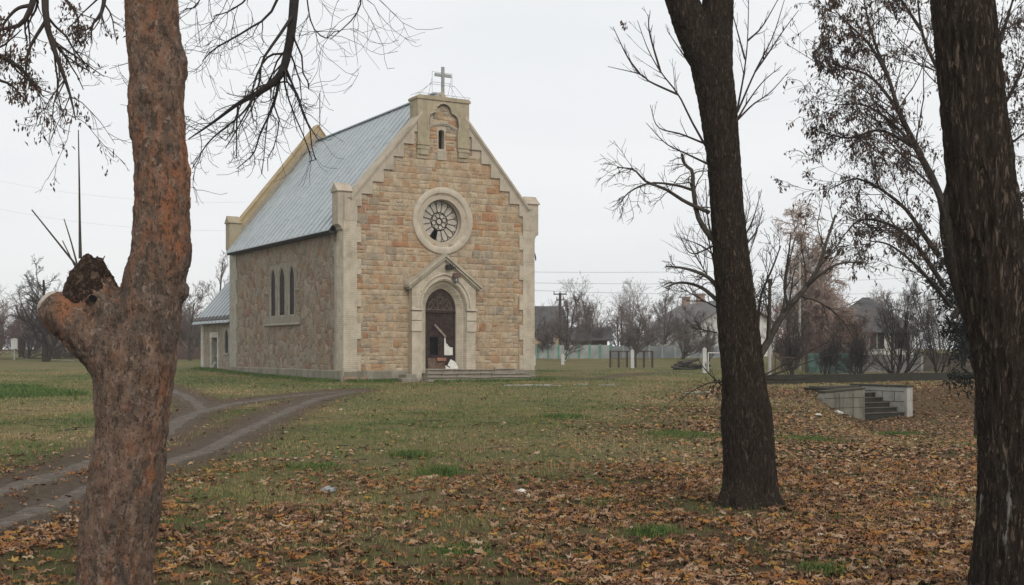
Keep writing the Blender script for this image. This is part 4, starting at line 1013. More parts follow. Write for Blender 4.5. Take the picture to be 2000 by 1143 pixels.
# ------------------------------------------------------------------ right trunk
def right_tree():
    d = 7.6; s = d / FPX; A = lambda x, y, dd=0: at(x, y, d + dd)
    T_ = empty('oak_tree', (A(1990, 1143)[0], d, 0), 0, 'dark deeply ridged trunk at the right edge with flecks of old whitewash', 'tree')
    o = np.array(T_.location)
    col = [(1995, 1300, 230), (1990, 1225, 200), (1984, 1143, 168), (1985, 1060, 150), (1988, 960, 140), (1986, 860, 134), (1978, 750, 131), (1962, 640, 130), (1949, 560, 130), (1937, 480, 129), (1924, 400, 124), (1911, 300, 119), (1899, 200, 114), (1889, 100, 112), (1879, 0, 110), (1865, -150, 104), (1850, -350, 95)]
    fused_trunk('trunk', [([A(x, y) - o for x, y, w in col], [w * s / 2 for x, y, w in col], 55)], MT['ridged_bark'], T_, .0105, ridged(22, 3.2, .019))
    g = np.random.default_rng(31)
    Cr = [[A(1850, -330) - o, A(1780, -520, .4) - o, A(1700, -700, .8) - o], [A(1850, -340) - o, A(1900, -520) - o, A(1960, -760) - o]]
    P, Rr = poly_set(Cr, 8, .11, .04); c1 = spawn(P, Rr, 7, .3, 1, .4, .8, .4, 1, 6, .5, .05, .1, g, .006); c2 = spawn(*c1, 5, .2, 1, .3, .6, .4, 1, 4, .5, .05, .1, g, .004)
    mesh_obj('crown', tubes([(P, Rr, 8), (*c1, 4), (*c2, 3)]), MT['twig'], T_)
right_tree()

# ------------------------------------------------------------------ maple hanging in at the top left
def corner_maple():
    d = 11.0; A = lambda x, y, dd=0: at(x, y, d + dd); base = on_ground(-420, 12.0)
    T_ = empty('maple_tree', tuple(base), 0, 'bare maple whose seed-hung branches droop into the upper left corner', 'tree'); o = base
    g = np.random.default_rng(41)
    P, Rr = poly_set([[base - o + np.array([0, 0, -.2]), A(-430, 500, 1) - o, A(-400, 100, 1) - o, A(-360, -250, .8) - o]], 16, .2, .11)
    mesh_obj('trunk', tubes([(P, Rr, 12)]), MT['dark_bark'], T_)
    L = [[A(-380, -80, .9), A(-200, -120, .5), A(-20, -110), A(70, -60), A(62, 10), A(40, 48), A(0, 58), A(-40, 75)], [A(-380, -80, .9), A(-150, -170), A(60, -150), A(85, -40), A(90, 40), A(105, 95), A(125, 150), A(138, 190), A(148, 235)],
         [A(-400, 60, .9), A(-200, 60), A(-60, 90), A(10, 115), A(45, 140), A(85, 190)], [A(-150, -170), A(100, -190), A(200, -100), A(205, -20), A(198, 25), A(180, 50), A(178, 85)], [A(62, 10), A(30, 20), A(0, 60), A(-20, 120)], [A(90, 40), A(60, 90), A(50, 130), A(58, 160)],
         [A(70, -60), A(120, -10), A(150, 30), A(152, 70)], [A(-60, 90), A(-10, 150), A(20, 165), A(45, 190)]]
    P, Rr = poly_set([[q - o for q in l] for l in L], 16, [.06, .055, .05, .04, .02, .018, .02, .02], .005)
    c1 = spawn(P, Rr, 12, .45, .99, .1, .22, .4, 1.1, 6, .45, [-.05, -.1, 0, .1], .17, g, .0035); c2 = spawn(*c1, 4, .2, 1, .3, .6, .4, 1.1, 5, .6, [-.05, .05, .1], .17, g, .0028); c3 = spawn(*c2, 2, .3, 1, .3, .6, .4, 1, 4, .7, .05, .15, g, .0022)
    mesh_obj('crown', tubes([(P, Rr, 7), (*c1, 5), (*c2, 4), (*c3, 3)]), MT['twig'], T_)
    mesh_obj('seed_key', keys_on(c2[0], g, 1100, .045, .03), MT['key'], T_)
corner_maple()

# ------------------------------------------------------------------ generic bare trees
def grow(rg, H, spread, nl=9, nb=6, nt=6, ns=3, trunk_h=.3, r=.14, up=.1, limb_a=(.5, 1.0), minr=.006, multi=1, droop=None, k=7, wob=.14):
    """returns tube sets for trunk and for crown, and the last twig arrays"""
    ls = []
    for i in range(multi):
        a = rg.uniform(0, 6.28); q = 0.0 if multi == 1 else rg.uniform(.12, .3)
        ls.append([np.array([0, 0, -.15]) + .1 * q * np.array([math.cos(a), math.sin(a), 0]), np.array([q*H*.35*math.cos(a), q*H*.35*math.sin(a), H*trunk_h]) + rg.normal(size=3) * .03 * H, np.array([q*H*.8*math.cos(a), q*H*.8*math.sin(a), H * .72]) + rg.normal(size=3) * .06 * H])
    P, Rr = poly_set(ls, 9, r, r * .3)
    c1 = spawn(P, Rr, nl, trunk_h / .75 * .75, .98, spread * .7, spread * 1.15, *limb_a, k, .55, up, wob, rg, minr * 2, .25)
    c2 = spawn(*c1, nb, .2, .98, .3, .6, .4, 1.0, 6, .5, up * .8 if droop is None else droop, wob, rg, minr * 1.4, .35)
    c3 = spawn(*c2, nt, .15, 1, .3, .65, .4, 1.0, 5, .55, up * .6 if droop is None else droop, wob, rg, minr, .4)
    c4 = spawn(*c3, ns, .15, 1, .35, .7, .4, 1.0, 4, .65, up * .4 if droop is None else droop, wob, rg, minr * .8, .5)
    return [(P, Rr, 8)], [(*c1, 5), (*c2, 4), (*c3, 3), (*c4, 3)], c4
def bare_tree(name, loc, label, group, rg, bark, twig, white=None, cat='tree', **kw):
    T_ = empty(name, tuple(loc), 0, label, cat, group)
    t, c, tw = grow(rg, **kw)
    mesh_obj('trunk', tubes(t), bark, T_); mesh_obj('crown', tubes(c), twig, T_)
    if white:
        mb = MB(); P, Rr = t[0][0], t[0][1]
        for j in range(len(P)):
            h = white; f = np.interp(h, P[j, :, 2], np.arange(9)) if P[j, -1, 2] > h else 8
            top = np.array([np.interp(f, np.arange(9), P[j, :, a]) for a in range(3)]); mb.tube([P[j, 0], (P[j, 0] + top) / 2 * np.array([1, 1, 1]), top], [Rr[j, 0] * 1.08, Rr[j, 1] * 1.1, Rr[j, 2] * 1.1], 8)
        mb.build('whitewashed_base', MT['whitewash'], T_)
    return T_, tw
def copy_thing(T_, loc, rz, sc, label):
    c = T_.copy(); COL.objects.link(c); c.location = tuple(loc); c.rotation_euler = (0, 0, rz); c.scale = (sc[0], sc[0], sc[1]); c['label'] = label
    for ch in T_.children:
        q = ch.copy(); COL.objects.link(q); q.parent = c
    return c
g = np.random.default_rng(77)
GA = 'bare garden trees behind the fences'
# orchard trees to the right of the chapel
protos = []
for i, (px, d, H, sp, lab) in enumerate([
    (1100, 80, 4.6, .55, 'tallest bare garden tree beside the utility pole, with a whitewashed trunk'),
    (1236, 84, 3.6, .62, 'spreading bare orchard tree between the pole and the grey house'),
    (1330, 84, 3.5, .66, 'bare bushy tree in front of the grey house with chimneys')]):
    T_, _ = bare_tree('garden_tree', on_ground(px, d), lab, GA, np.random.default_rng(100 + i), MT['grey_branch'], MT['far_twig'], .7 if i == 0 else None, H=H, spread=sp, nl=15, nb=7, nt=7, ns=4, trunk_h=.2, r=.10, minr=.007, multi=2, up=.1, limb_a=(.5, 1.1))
    protos.append(T_)
for k, px, d, rz, sc, lab in [(1, 1062, 86, 1.0, (.9, .95), 'low bare tree at the very corner of the chapel, left of the utility pole'), (0, 1150, 92, 2.4, (1.05, .9), 'bare tree behind the dark green shed'), (2, 1205, 93, .7, (1, 1.05), 'thin bare tree just left of the spreading orchard tree'),
                              (0, 1295, 100, 1.9, (1.1, 1.15), 'bare tree rising behind the grey house chimneys'), (1, 1385, 78, 4.0, (.75, .8), 'small bare tree left of the forked dark tree, by the white gate'), (2, 1275, 90, 3.0, (1, .85), 'low bare tree at the left gable of the grey house')]:
    copy_thing(protos[k], on_ground(px, d), rz, sc, lab)
# right side: weeping birch, shrubs, dark bushy trees
T_, tw = bare_tree('birch_tree', on_ground(1583, 66), 'pale weeping birch with hazy pinkish twigs behind the teal fence', None, np.random.default_rng(7), MT['birch_bark'], MT['birch_twig'], None, H=8.8, spread=.56, nl=42, nb=10, nt=9, ns=5, trunk_h=.12, r=.12, minr=.014, up=.3, limb_a=(.25, .7), droop=-.12)
T_, tw = bare_tree('birch_tree', on_ground(1640, 70), 'smaller rust tinted birch right of the pale weeping birch', None, np.random.default_rng(8), MT['birch_bark'], MT['birch_twig'], None, H=6.6, spread=.52, nl=30, nb=9, nt=8, ns=5, trunk_h=.12, r=.1, minr=.013, up=.25, limb_a=(.3, .8), droop=-.12)
for i, (px, d, lab, H) in enumerate([(1540, 62, 'rust leaved bush below the weeping birch, nearest to the rusty frame', 3.0), (1610, 64, 'wide rust leaved bush above the teal fence', 3.3), (1668, 66, 'rust leaved bush beside the hipped roof house', 2.9)]):
    T_, tw = bare_tree('rusty_bush', on_ground(px, d), lab, 'rust coloured bushes by the teal fence', np.random.default_rng(60 + i), MT['grey_branch'], MT['red_twig'], None, 'bush', H=H, spread=.7, nl=12, nb=7, nt=6, ns=3, trunk_h=.12, r=.05, minr=.0055, multi=3, up=.1)
    V = tw[0][:, -1]; V = V[np.random.default_rng(i).integers(0, len(V), 1300)]; dd = g.normal(size=V.shape) + np.array([0, 0, -.6]); dd /= np.linalg.norm(dd, axis=1, keepdims=True)
    mesh_obj('leaves', blades(V, dd, .10, .06, g, .1), MT['rust_leaf'], T_)
for i, (px, d, H, mu, lab) in enumerate([(1752, 52, 4.4, 3, 'dense dark many stemmed tree left of the spruce'), (1610, 55, 2.5, 2, 'thin bare shrub in front of the teal fence'), (1680, 54, 2.6, 3, 'vase shaped bare shrub right of the teal fence'), (1545, 56, 3.2, 3, 'tangle of bare saplings behind the rusty frame'), (1830, 56, 5.0, 3, 'bare tree under the spruce at the far right')]):
    bare_tree('bare_shrub', on_ground(px, d), lab, 'bare shrubs above the low retaining wall', np.random.default_rng(200 + i), MT['dark_bark'], MT['twig'], None, 'shrub', H=H, spread=.6, nl=14, nb=7, nt=6, ns=3, trunk_h=.1, r=.05 if i else .09, minr=.0045, multi=mu, up=.16, limb_a=(.35, .8))

def seed_maple():
    d = 19.0; A = lambda x, y, dd=0: at(x, y, d + dd); base = on_ground(1950, 20.5)
    T_ = empty('maple_tree', tuple(base), 0, 'maple hung with dark seed bunches, behind the ridged trunk at the right', 'tree'); o = base; gg = np.random.default_rng(51)
    P, Rr = poly_set([[base - o + np.array([0, 0, -.2]), A(1938, 800, 1) - o, A(1908, 660, .6) - o, A(1876, 570, .3) - o, A(1853, 480, .1) - o, A(1848, 410, 0) - o, A(1872, 310, .1) - o, A(1905, 150, .3) - o, A(1930, -100, .3) - o]], 24, .15, .06)
    mesh_obj('trunk', tubes([(P, Rr, 12)]), MT['dark_bark'], T_)
    L = [[A(1853, 480, .1), A(1835, 380), A(1790, 290), A(1755, 215), A(1735, 150), A(1700, 60), A(1680, -40)], [A(1853, 470, .1), A(1835, 385, -.2), A(1790, 335, -.3), A(1720, 260, -.3), A(1650, 198, -.3)], [A(1835, 380), A(1780, 280, .3), A(1700, 210, .3), A(1630, 205, .3)],
         [A(1790, 290), A(1720, 255, .5), A(1660, 270, .5), A(1600, 258, .5)], [A(1755, 215), A(1700, 150, .4), A(1640, 130, .4), A(1625, 120, .4)], [A(1835, 500, .4), A(1805, 460, .6), A(1760, 400, .6), A(1680, 350, .6), A(1620, 370, .6)],
         [A(1845, 560, .6), A(1790, 480, .9), A(1740, 440, .9), A(1680, 430, .9), A(1640, 470, .9)], [A(1858, 600, .9), A(1800, 530, .2), A(1740, 480, .2), A(1690, 470, .2)], [A(1735, 150), A(1700, 90), A(1660, 50), A(1630, 20)], [A(1900, 250, .3), A(1840, 150, .5), A(1800, 60, .5), A(1790, -60, .5)],
         [A(1930, 150), A(1960, 60, .3), A(1990, -40, .3)], [A(1905, 260), A(1970, 190, .4), A(2020, 80, .4)], [A(1885, 330), A(1960, 290, .5), A(2040, 230, .5)], [A(1850, 420), A(1920, 400, .6), A(2010, 380, .6)], [A(1800, 60, .5), A(1760, 0, .5), A(1720, -60, .5)], [A(1860, 620, .9), A(1930, 520, .9), A(2010, 430, .9)]]
    P, Rr = poly_set([[q - o for q in l] for l in L], 14, [.07, .022, .04, .03, .03, .05, .045, .035, .03, .05, .05, .05, .04, .04, .03, .05], .007)
    c1 = spawn(P, Rr, 16, .15, .99, .26, .55, .4, 1.0, 8, .3, .05, .13, gg, .005); c2 = spawn(*c1, 7, .12, 1, .3, .6, .4, 1.0, 6, .5, [.0, -.04, -.1], .15, gg, .0042); c3 = spawn(*c2, 4, .2, 1, .3, .6, .4, 1, 4, .6, -.12, .14, gg, .0032)
    mesh_obj('crown', tubes([(P, Rr, 7), (*c1, 5), (*c2, 4), (*c3, 3)]), MT['twig'], T_)
    mesh_obj('seed_key', keys_along(c3[0], gg, 9500, .075), MT['key'], T_)
seed_maple()

def spruce():
    base = on_ground(1915, 31); gg = np.random.default_rng(91); H = 7.5
    T_ = empty('spruce_tree', tuple(base), 0, 'dark spruce half hidden behind the ridged trunk at the right', 'tree')
    P, Rr = poly_set([[np.array([0, 0, -.2]), np.array([0, 0, H * .5]), np.array([.1, 0, H])]], 14, .17, .03)
    mesh_obj('trunk', tubes([(P, Rr, 8)]), MT['dark_bark'], T_)
    c1 = spawn(P, Rr, 44, .16, .97, .9, 1.9, 1.3, 1.7, 7, .22, [-.16, -.08, .05, .15], .06, gg, .01, .3, .85, True)
    c2 = spawn(*c1, 9, .15, 1, .3, .5, .6, 1.0, 4, .5, -.12, .08, gg, .005)
    mesh_obj('bough', tubes([(*c1, 4), (*c2, 3)]), MT['bough'], T_)
    B = np.concatenate([c1[0][:, 2:].reshape(-1, 3), c2[0].reshape(-1, 3)]); keep = gg.random(len(B)) < .85; B = np.repeat(B[keep], 5, 0) + gg.normal(size=(keep.sum() * 5, 3)) * .06
    dd = gg.normal(size=B.shape) * .8 + np.array([0, 0, -.55]); dd /= np.linalg.norm(dd, axis=1, keepdims=True)
    mesh_obj('needles', blades(B, dd, gg.uniform(.12, .3, len(B)), gg.uniform(.03, .06, len(B)), gg, .1), MT['needle'], T_)
spruce()

# far left trees and hedges
T_, _ = bare_tree('apple_tree', on_ground(88, 78), 'wide gnarled bare tree at the far left behind the pruned tree', None, np.random.default_rng(5), MT['dark_bark'], MT['twig'], None, H=7.6, spread=.62, nl=11, nb=7, nt=6, ns=3, trunk_h=.24, r=.22, minr=.012, multi=2, up=.06, wob=.22, limb_a=(.6, 1.1))
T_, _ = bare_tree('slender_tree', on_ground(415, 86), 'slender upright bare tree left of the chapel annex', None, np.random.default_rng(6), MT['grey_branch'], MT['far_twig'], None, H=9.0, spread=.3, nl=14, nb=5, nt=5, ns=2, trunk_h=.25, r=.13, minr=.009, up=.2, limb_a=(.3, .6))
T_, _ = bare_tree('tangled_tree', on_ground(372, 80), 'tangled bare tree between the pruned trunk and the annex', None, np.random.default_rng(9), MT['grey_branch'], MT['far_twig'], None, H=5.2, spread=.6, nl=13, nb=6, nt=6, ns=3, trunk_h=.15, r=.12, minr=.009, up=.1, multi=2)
hp = None
for i, (px, d, sc, lab) in enumerate([(-20, 84, (1.0, 1.0), 'reddish bare bush at the left edge behind the rail fence'), (50, 86, (1.1, 1.05), 'reddish bare bush behind the white box on its post'), (112, 85, (1.0, 1.0), 'reddish bare bush behind the fence post nearest the sawn limb'), (165, 86, (1.1, 1.0), 'reddish bare bush under the sawn limb'), (228, 88, (1.1, 1.1), 'reddish bare bush hidden behind the pruned trunk'), (350, 90, (1.2, 1.0), 'reddish bare bush above the brown wall left of the annex'), (398, 92, (1.1, .9), 'reddish bare bush touching the annex corner')]):
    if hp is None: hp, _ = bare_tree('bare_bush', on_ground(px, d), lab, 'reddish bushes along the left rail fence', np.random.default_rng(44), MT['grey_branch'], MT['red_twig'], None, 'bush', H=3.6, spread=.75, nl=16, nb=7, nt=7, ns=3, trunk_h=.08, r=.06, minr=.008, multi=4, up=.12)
    else: copy_thing(hp, on_ground(px, d), i * 1.3, sc, lab)
bm_ = empty('distant_wood', tuple(on_ground(-150, 170))); tag(bm_, kind='stuff')
bpy.data.objects.remove(bm_)
def far_wood(x0, x1, d, H, n, seed):
    gg = np.random.default_rng(seed); ls = []
    t = gg.uniform(0, 1, n); X = (x0 + (x1 - x0) * t - 1000) / FPX * d; Yy = d + gg.uniform(-12, 12, n); Z = gz(X, Yy)
    hh = H * gg.uniform(.6, 1.1, n)
    P = np.stack([np.stack([X, Yy, Z - .2], -1), np.stack([X + gg.normal(size=n) * .3, Yy, Z + hh * .5], -1), np.stack([X + gg.normal(size=n) * .5, Yy, Z + hh], -1)], 1)
    Rr = np.tile(np.array([.14, .09, .03]), (n, 1))
    c1 = spawn(P, Rr, 14, .2, .98, .3, .55, .4, .9, 5, .5, .1, .12, gg, .02); c2 = spawn(*c1, 6, .2, 1, .35, .7, .4, 1, 4, .6, .05, .12, gg, .016); c3 = spawn(*c2, 3, .2, 1, .4, .8, .4, 1, 3, .7, .03, .12, gg, .014)
    return [(P, Rr, 5), (*c1, 3), (*c2, 3), (*c3, 3)]
w = mesh_obj('distant_woods', tubes(far_wood(-120, 700, 150, 6.0, 45, 1) + far_wood(1020, 2100, 150, 6.2, 60, 2)), MT['far_twig']); tag(w, kind='stuff')

# ------------------------------------------------------------------ stair cut into the bank, retaining wall
def stair():
    SD = mat_cement('shaded stair concrete', (.035, .033, .025), 0, .6, (.02, .02, .012))  # shade between the enclosing walls is put into this dark colour
    c = ray_ground(1783, 816); S0 = at(1783, 816, 38.3); S0[2] = -.44
    T_ = empty('concrete_stair', tuple(S0), YAW, 'sunken concrete stair with grey side walls cut into a leafy bank', 'stair')
    # local: x along the wall (0 = right end, negative to the left), y away from the viewer, z up from the foot
    top = .89
    b = MB(); b.box(-.26, 0, 0, 2.4, -.2, top); r = b.build('side_wall', MT['concrete'], T_, bevel=.02)
    b = MB()
    for z in (.42, .74): b.box(-.268, -.26, .12, 2.3, z, z + .015)
    for y in (.5, 1.0, 1.5): b.box(-.268, -.26, y, y + .015, .43, .74)
    b.build('panel_joint', MT['dark_concrete'], r)
    b = MB(); b.prism([(-2.1, -.2), (-2.1, top - .04), (-3.75, top - .10), (-3.85, top - .28), (-3.85, -.2)], 0, .26); l = b.build('wing_wall', mat_cement('stained concrete', (.21, .195, .16), .0, 1.0, (.06, .062, .035)), T_, bevel=.02)
    b = MB()
    for z in (.30, .60): b.box(-3.8, -2.12, -.008, -.002, z, z + .014)
    for x in (-2.62, -3.2): b.box(x, x + .014, -.008, -.002, .02, .74)
    b.build('block_joint', SD, l)
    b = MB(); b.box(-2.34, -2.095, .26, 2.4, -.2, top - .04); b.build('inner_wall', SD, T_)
    b = MB(); b.prism([(-3.8, top - .12), (-2.1, top - .03), (-2.1, top + .02), (-3.8, top - .06)], -.03, .30); b.box(-.29, .03, -.03, 2.4, top, top + .06); b.box(-2.1, -.29, 1.9, 2.4, top - .12, top + .0)
    b.build('coping', MT['dark_concrete'], T_, bevel=.012)
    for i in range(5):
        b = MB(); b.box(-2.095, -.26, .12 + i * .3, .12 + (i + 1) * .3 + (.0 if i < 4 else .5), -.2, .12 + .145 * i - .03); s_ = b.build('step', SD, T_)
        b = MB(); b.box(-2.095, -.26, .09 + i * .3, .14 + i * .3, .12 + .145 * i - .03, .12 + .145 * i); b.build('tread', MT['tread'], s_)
stair()
def ret_wall():
    MW = mat_cement('mossy shaded wall concrete', (.034, .031, .023), 0, .7, (.02, .021, .012))  # moss, and the shade on the wall face put into the same dark colour
    L = [on_ground(1480, 44.5), on_ground(1640, 46), on_ground(1800, 48.5), on_ground(1960, 52), on_ground(2200, 57)]
    b = MB()
    for i, (p, q) in enumerate(zip(L[:-1], L[1:])):
        n = 8
        for k in range(n):
            a = p + (q - p) * k / n; c = p + (q - p) * (k + 1) / n; dx = (q - p)[:2] / np.linalg.norm((q - p)[:2]); nv = np.array([-dx[1], dx[0], 0]) * .25
            h = .36
            vs = [a - [0, 0, .3], c - [0, 0, .3], c + nv - [0, 0, .3], a + nv - [0, 0, .3]]; zt = .70
            def up_(v): w_ = np.array(v); w_[2] = zt; return w_
            b.add(vs + [up_(v) for v in vs], [(3,2,1,0),(4,5,6,7),(0,1,5,4),(1,2,6,5),(2,3,7,6),(3,0,4,7)])
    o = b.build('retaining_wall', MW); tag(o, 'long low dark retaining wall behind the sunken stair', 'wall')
ret_wall()

# ------------------------------------------------------------------ houses, fences, poles in the background
def house(name, px0, px1, d, wall_h, ridge_h, depth, rot, wall, roofm, label, hip=False, chim=(), wins=3, at_=None, half_hip=False):
    if at_:      # the ridge runs away from the viewer: near gable at local -x, house body on both sides of the axis
        wdt = at_[2]; c_ = np.array([at_[0], at_[1], 1.14]); c_[:2] += np.array([math.sin(rot), -math.cos(rot)]) * depth / 2
    else: p0, p1 = on_ground(px0, d), on_ground(px1, d); wdt = np.linalg.norm(p1 - p0); c_ = (p0 + p1) / 2
    T_ = empty(name, tuple(c_), rot, label, 'house'); h = wdt / 2
    b = MB(); 
    b.box(-h, h, 0, depth, -.5, wall_h)
    if not hip: b.prism([(0, wall_h), (depth, wall_h), (depth / 2, ridge_h)], -h, h, 'yz')
    wl_ = b.build('wall', wall, T_)
    b = MB(); e = .4; zr = ridge_h + .08; k = (ridge_h - wall_h) / (depth / 2); ze = wall_h - e * k + .08
    if hip:
        hh = max(.2, h - depth / 2 * .9); v = [(-h-e, -e, ze), (h+e, -e, ze), (h+e, depth+e, ze), (-h-e, depth+e, ze), (-hh, depth/2, zr), (hh, depth/2, zr)]
        b.add(v, [(0, 1, 5, 4), (1, 2, 5), (2, 3, 4, 5), (3, 0, 4), (3, 2, 1, 0)])
    else:
        for s in (0, 1):
            q = [(-e, ze), (depth/2, zr), (depth/2, zr + .07), (-e, ze + .07)]; q = [(depth - y, z) if s else (y, z) for y, z in q]; b.prism(q, -h - e, h + e, 'yz')
    rf = b.build('roof', roofm, T_)
    for cx, ch in chim:
        b = MB(); b.box(cx - .3, cx + .3, depth/2 - .3, depth/2 + .3, ridge_h - .6, ridge_h + ch); b.box(cx - .36, cx + .36, depth/2 - .36, depth/2 + .36, ridge_h + ch, ridge_h + ch + .12); b.build('chimney', MT['chimney_brick'], rf)
    for i in range(wins):
        x = -h + (i + .5) * wdt / wins; b = MB(); b.box(x - .5, x + .5, -.05, -.003, wall_h * .4, wall_h * .4 + 1.1); wn_ = b.build('window', MT['whitewash'], T_)
        b = MB(); b.box(x - .42, x - .03, -.06, -.051, wall_h*.4 + .08, wall_h*.4 + 1.02); b.box(x + .03, x + .42, -.06, -.051, wall_h*.4 + .08, wall_h*.4 + 1.02); b.build('pane', MT['pane'], wn_)
    if half_hip:
        for y in (depth * .3, depth * .7):
            b = MB(); b.box(-h - .05, -h - .003, y - .4, y + .4, .7, 1.9); wn_ = b.build('window', MT['whitewash'], T_); b = MB(); b.box(-h - .06, -h - .051, y - .33, y + .33, .78, 1.82); b.build('pane', MT['pane'], wn_)
    return T_
house('village_house', 0, 0, 0, 2.55, 4.35, 5.6, math.atan2(18.5, -1.9), MT['pale_wall'], MT['slate'], 'long grey roofed house with two brick chimneys and a white gable', chim=((6.5, .75), (1.5, .8)), wins=3, at_=(16.1, 101.5, 18.5), half_hip=True)
house('village_house', 1640, 1785, 72, 2.1, 4.0, 5.5, R(-3), MT['pale_wall'], MT['dark_slate'], 'white house with a dark hipped roof behind the grey concrete fence', hip=True, wins=3)
house('village_house', 1040, 1102, 100, 1.9, 3.9, 5.0, R(8), MT['ochre_wall'], MT['dark_slate'], 'small ochre house at the chapel corner behind bare trees', wins=1)
house('garden_shed', 1118, 1186, 92, 1.3, 2.1, 3.5, R(0), MT['brown_wall'], MT['dark_slate'], 'low shed with a dark roof behind the pale fence', wins=0)['category'] = 'shed'
def panel_fence(px0, px1, d, h, n, mat, pmat, label, name='panel_fence', d1=None):
    a, c = on_ground(px0, d), on_ground(px1, d1 or d); T_ = empty(name, tuple(a), math.atan2(c[1]-a[1], c[0]-a[0]), label, 'fence'); L = np.linalg.norm((c - a)[:2]); dz = (c[2] - a[2]) / L
    for i in range(n):
        x0, x1 = L * i / n, L * (i + 1) / n; z = dz * x0; b = MB(); b.box(x0 + .07, x1 - .07, -.03, .03, z - .2, z + h)
        for k in range(1, 4): b.box(x0 + .07, x1 - .07, -.045, -.03, z + h * k / 4, z + h * k / 4 + .03)
        b.build('panel', mat, T_)
    for i in range(n + 1):
        x0 = L * i / n; z = dz * x0; b = MB(); b.box(x0 - .06, x0 + .06, -.06, .06, z - .3, z + h + .08); b.build('post', pmat, T_)
panel_fence(1030, 1192, 86, .95, 8, MT['grey_fence'], MT['green_paint'], 'pale grey board fence with green posts right of the chapel')
panel_fence(1192, 1420, 88, .85, 9, simple('grey blue fence', (.22, .235, .24), .9, .2, 1.5, .2), MT['grey_fence'], 'long grey blue fence below the grey house')
panel_fence(1575, 1662, 58, .95, 3, MT['teal_fence'], MT['grey_branch'], 'short teal sheet fence under the birch')
panel_fence(1662, 1800, 59, .85, 5, simple('grey concrete fence', (.24, .235, .22), .9, .2, 1.5, .2), MT['concrete'], 'grey concrete panel fence right of the teal fence')
panel_fence(1800, 1990, 60, .9, 7, simple('brown paling', (.09, .07, .055), .9, .3, 1.5, .2), MT['rust'], 'brown paling fence at the far right behind the spruce')
def post_fence(px0, px1, d, h, n, label, name, rails=(1.,), mesh=True, thick=.05, gaps=()):
    a, c = on_ground(px0, d), on_ground(px1, d); T_ = empty(name, tuple(a), math.atan2(c[1]-a[1], c[0]-a[0]), label, 'fence'); L = np.linalg.norm((c - a)[:2])
    for i in range(n):
        x = L * i / (n - 1); b = MB(); b.box(x - thick, x + thick, -thick, thick, -.3, h); b.build('post', MT['rust'], T_)
    b = MB()
    for r in rails: b.bar((0, 0, h * r - .03), (L, 0, h * r - .03), .05, .05, (0, 0, 1))
    b.build('rail', MT['rust'], T_)
    if mesh:
        b = MB()
        for i in range(int(L / .12)): b.bar((i * .12, .02, .05), (i * .12, .02, h - .05), .008, .008)
        for k in range(int(h / .12)): b.bar((0, .02, .1 + k * .12), (L, .02, .1 + k * .12), .008, .008, (0, 0, 1))
        b.build('wire_mesh', MT['rust'], T_)
post_fence(1192, 1274, 66, .92, 6, 'rusty wire mesh fence with dark posts in front of the grey house', 'mesh_fence')
post_fence(-60, 140, 90, 1.45, 5, 'dark rail fence with thick posts at the far left', 'rail_fence', (1.0, .35), False, .11)
post_fence(1514, 1550, 50, .95, 2, 'rusty pipe frame beside the forked dark tree', 'pipe_frame', (1.0,), False, .02)
b = MB(); p = on_ground(1413, 60)
for dx in (-.75, .35): b.tube([(dx, 0, -.2), (dx, 0, .95)], .035, 6)
b.tube([(-.75, 0, .92), (.35, 0, .92)], .03, 6); o = b.build('gate_frame', MT['whitewash']); o.location = tuple(p); tag(o, 'white painted pipe frame left of the forked dark tree', 'gate')
for i, (px, d, h, lab) in enumerate([(1235, 65, .95, 'white post standing behind the rusty mesh fence'), (1099, 72, .55, 'short white post under the tallest garden tree'), (1043, 70, .55, 'short white post at the chapel corner'), (1376, 58, 1.15, 'white post beside the log heap and white pipe frame')]):
    o = MB(); o.box(-.09, .09, -.09, .09, -.2, h); o.prism([(-.09, h), (.09, h), (0, h + .07)], -.09, .09); q = o.build('white_post', MT['whitewash'], bevel=.01); q.location = tuple(on_ground(px, d)); tag(q, lab, 'post', 'white painted posts')
# meter box on its post, far left
p = on_ground(28, 82); T_ = empty('meter_box', tuple(p), 0, 'pale grey box on a thin post before the left rail fence', 'box')
b = MB(); b.box(-.2, .2, -.1, .1, .75, 1.38); b.prism([(-.24, 1.38), (.24, 1.38), (0, 1.46)], -.13, .13); b.build('cabinet', MT['whitewash'], T_, bevel=.01); b = MB(); b.tube([(0, 0, -.2), (0, 0, .75)], .045, 6); b.build('post', MT['grey_fence'], T_)
b = MB(); a, c = on_ground(336, 84), on_ground(396, 84); b.box(a[0], c[0] + 3, 84, 84.3, a[2] - .3, a[2] + 1.15); b.box(a[0] - .05, c[0] + 3.05, 83.95, 84.35, a[2] + 1.15, a[2] + 1.22); tag(b.build('brown_wall', MT['brown_wall']), 'low brown wall between the pruned trunk and the annex', 'wall')
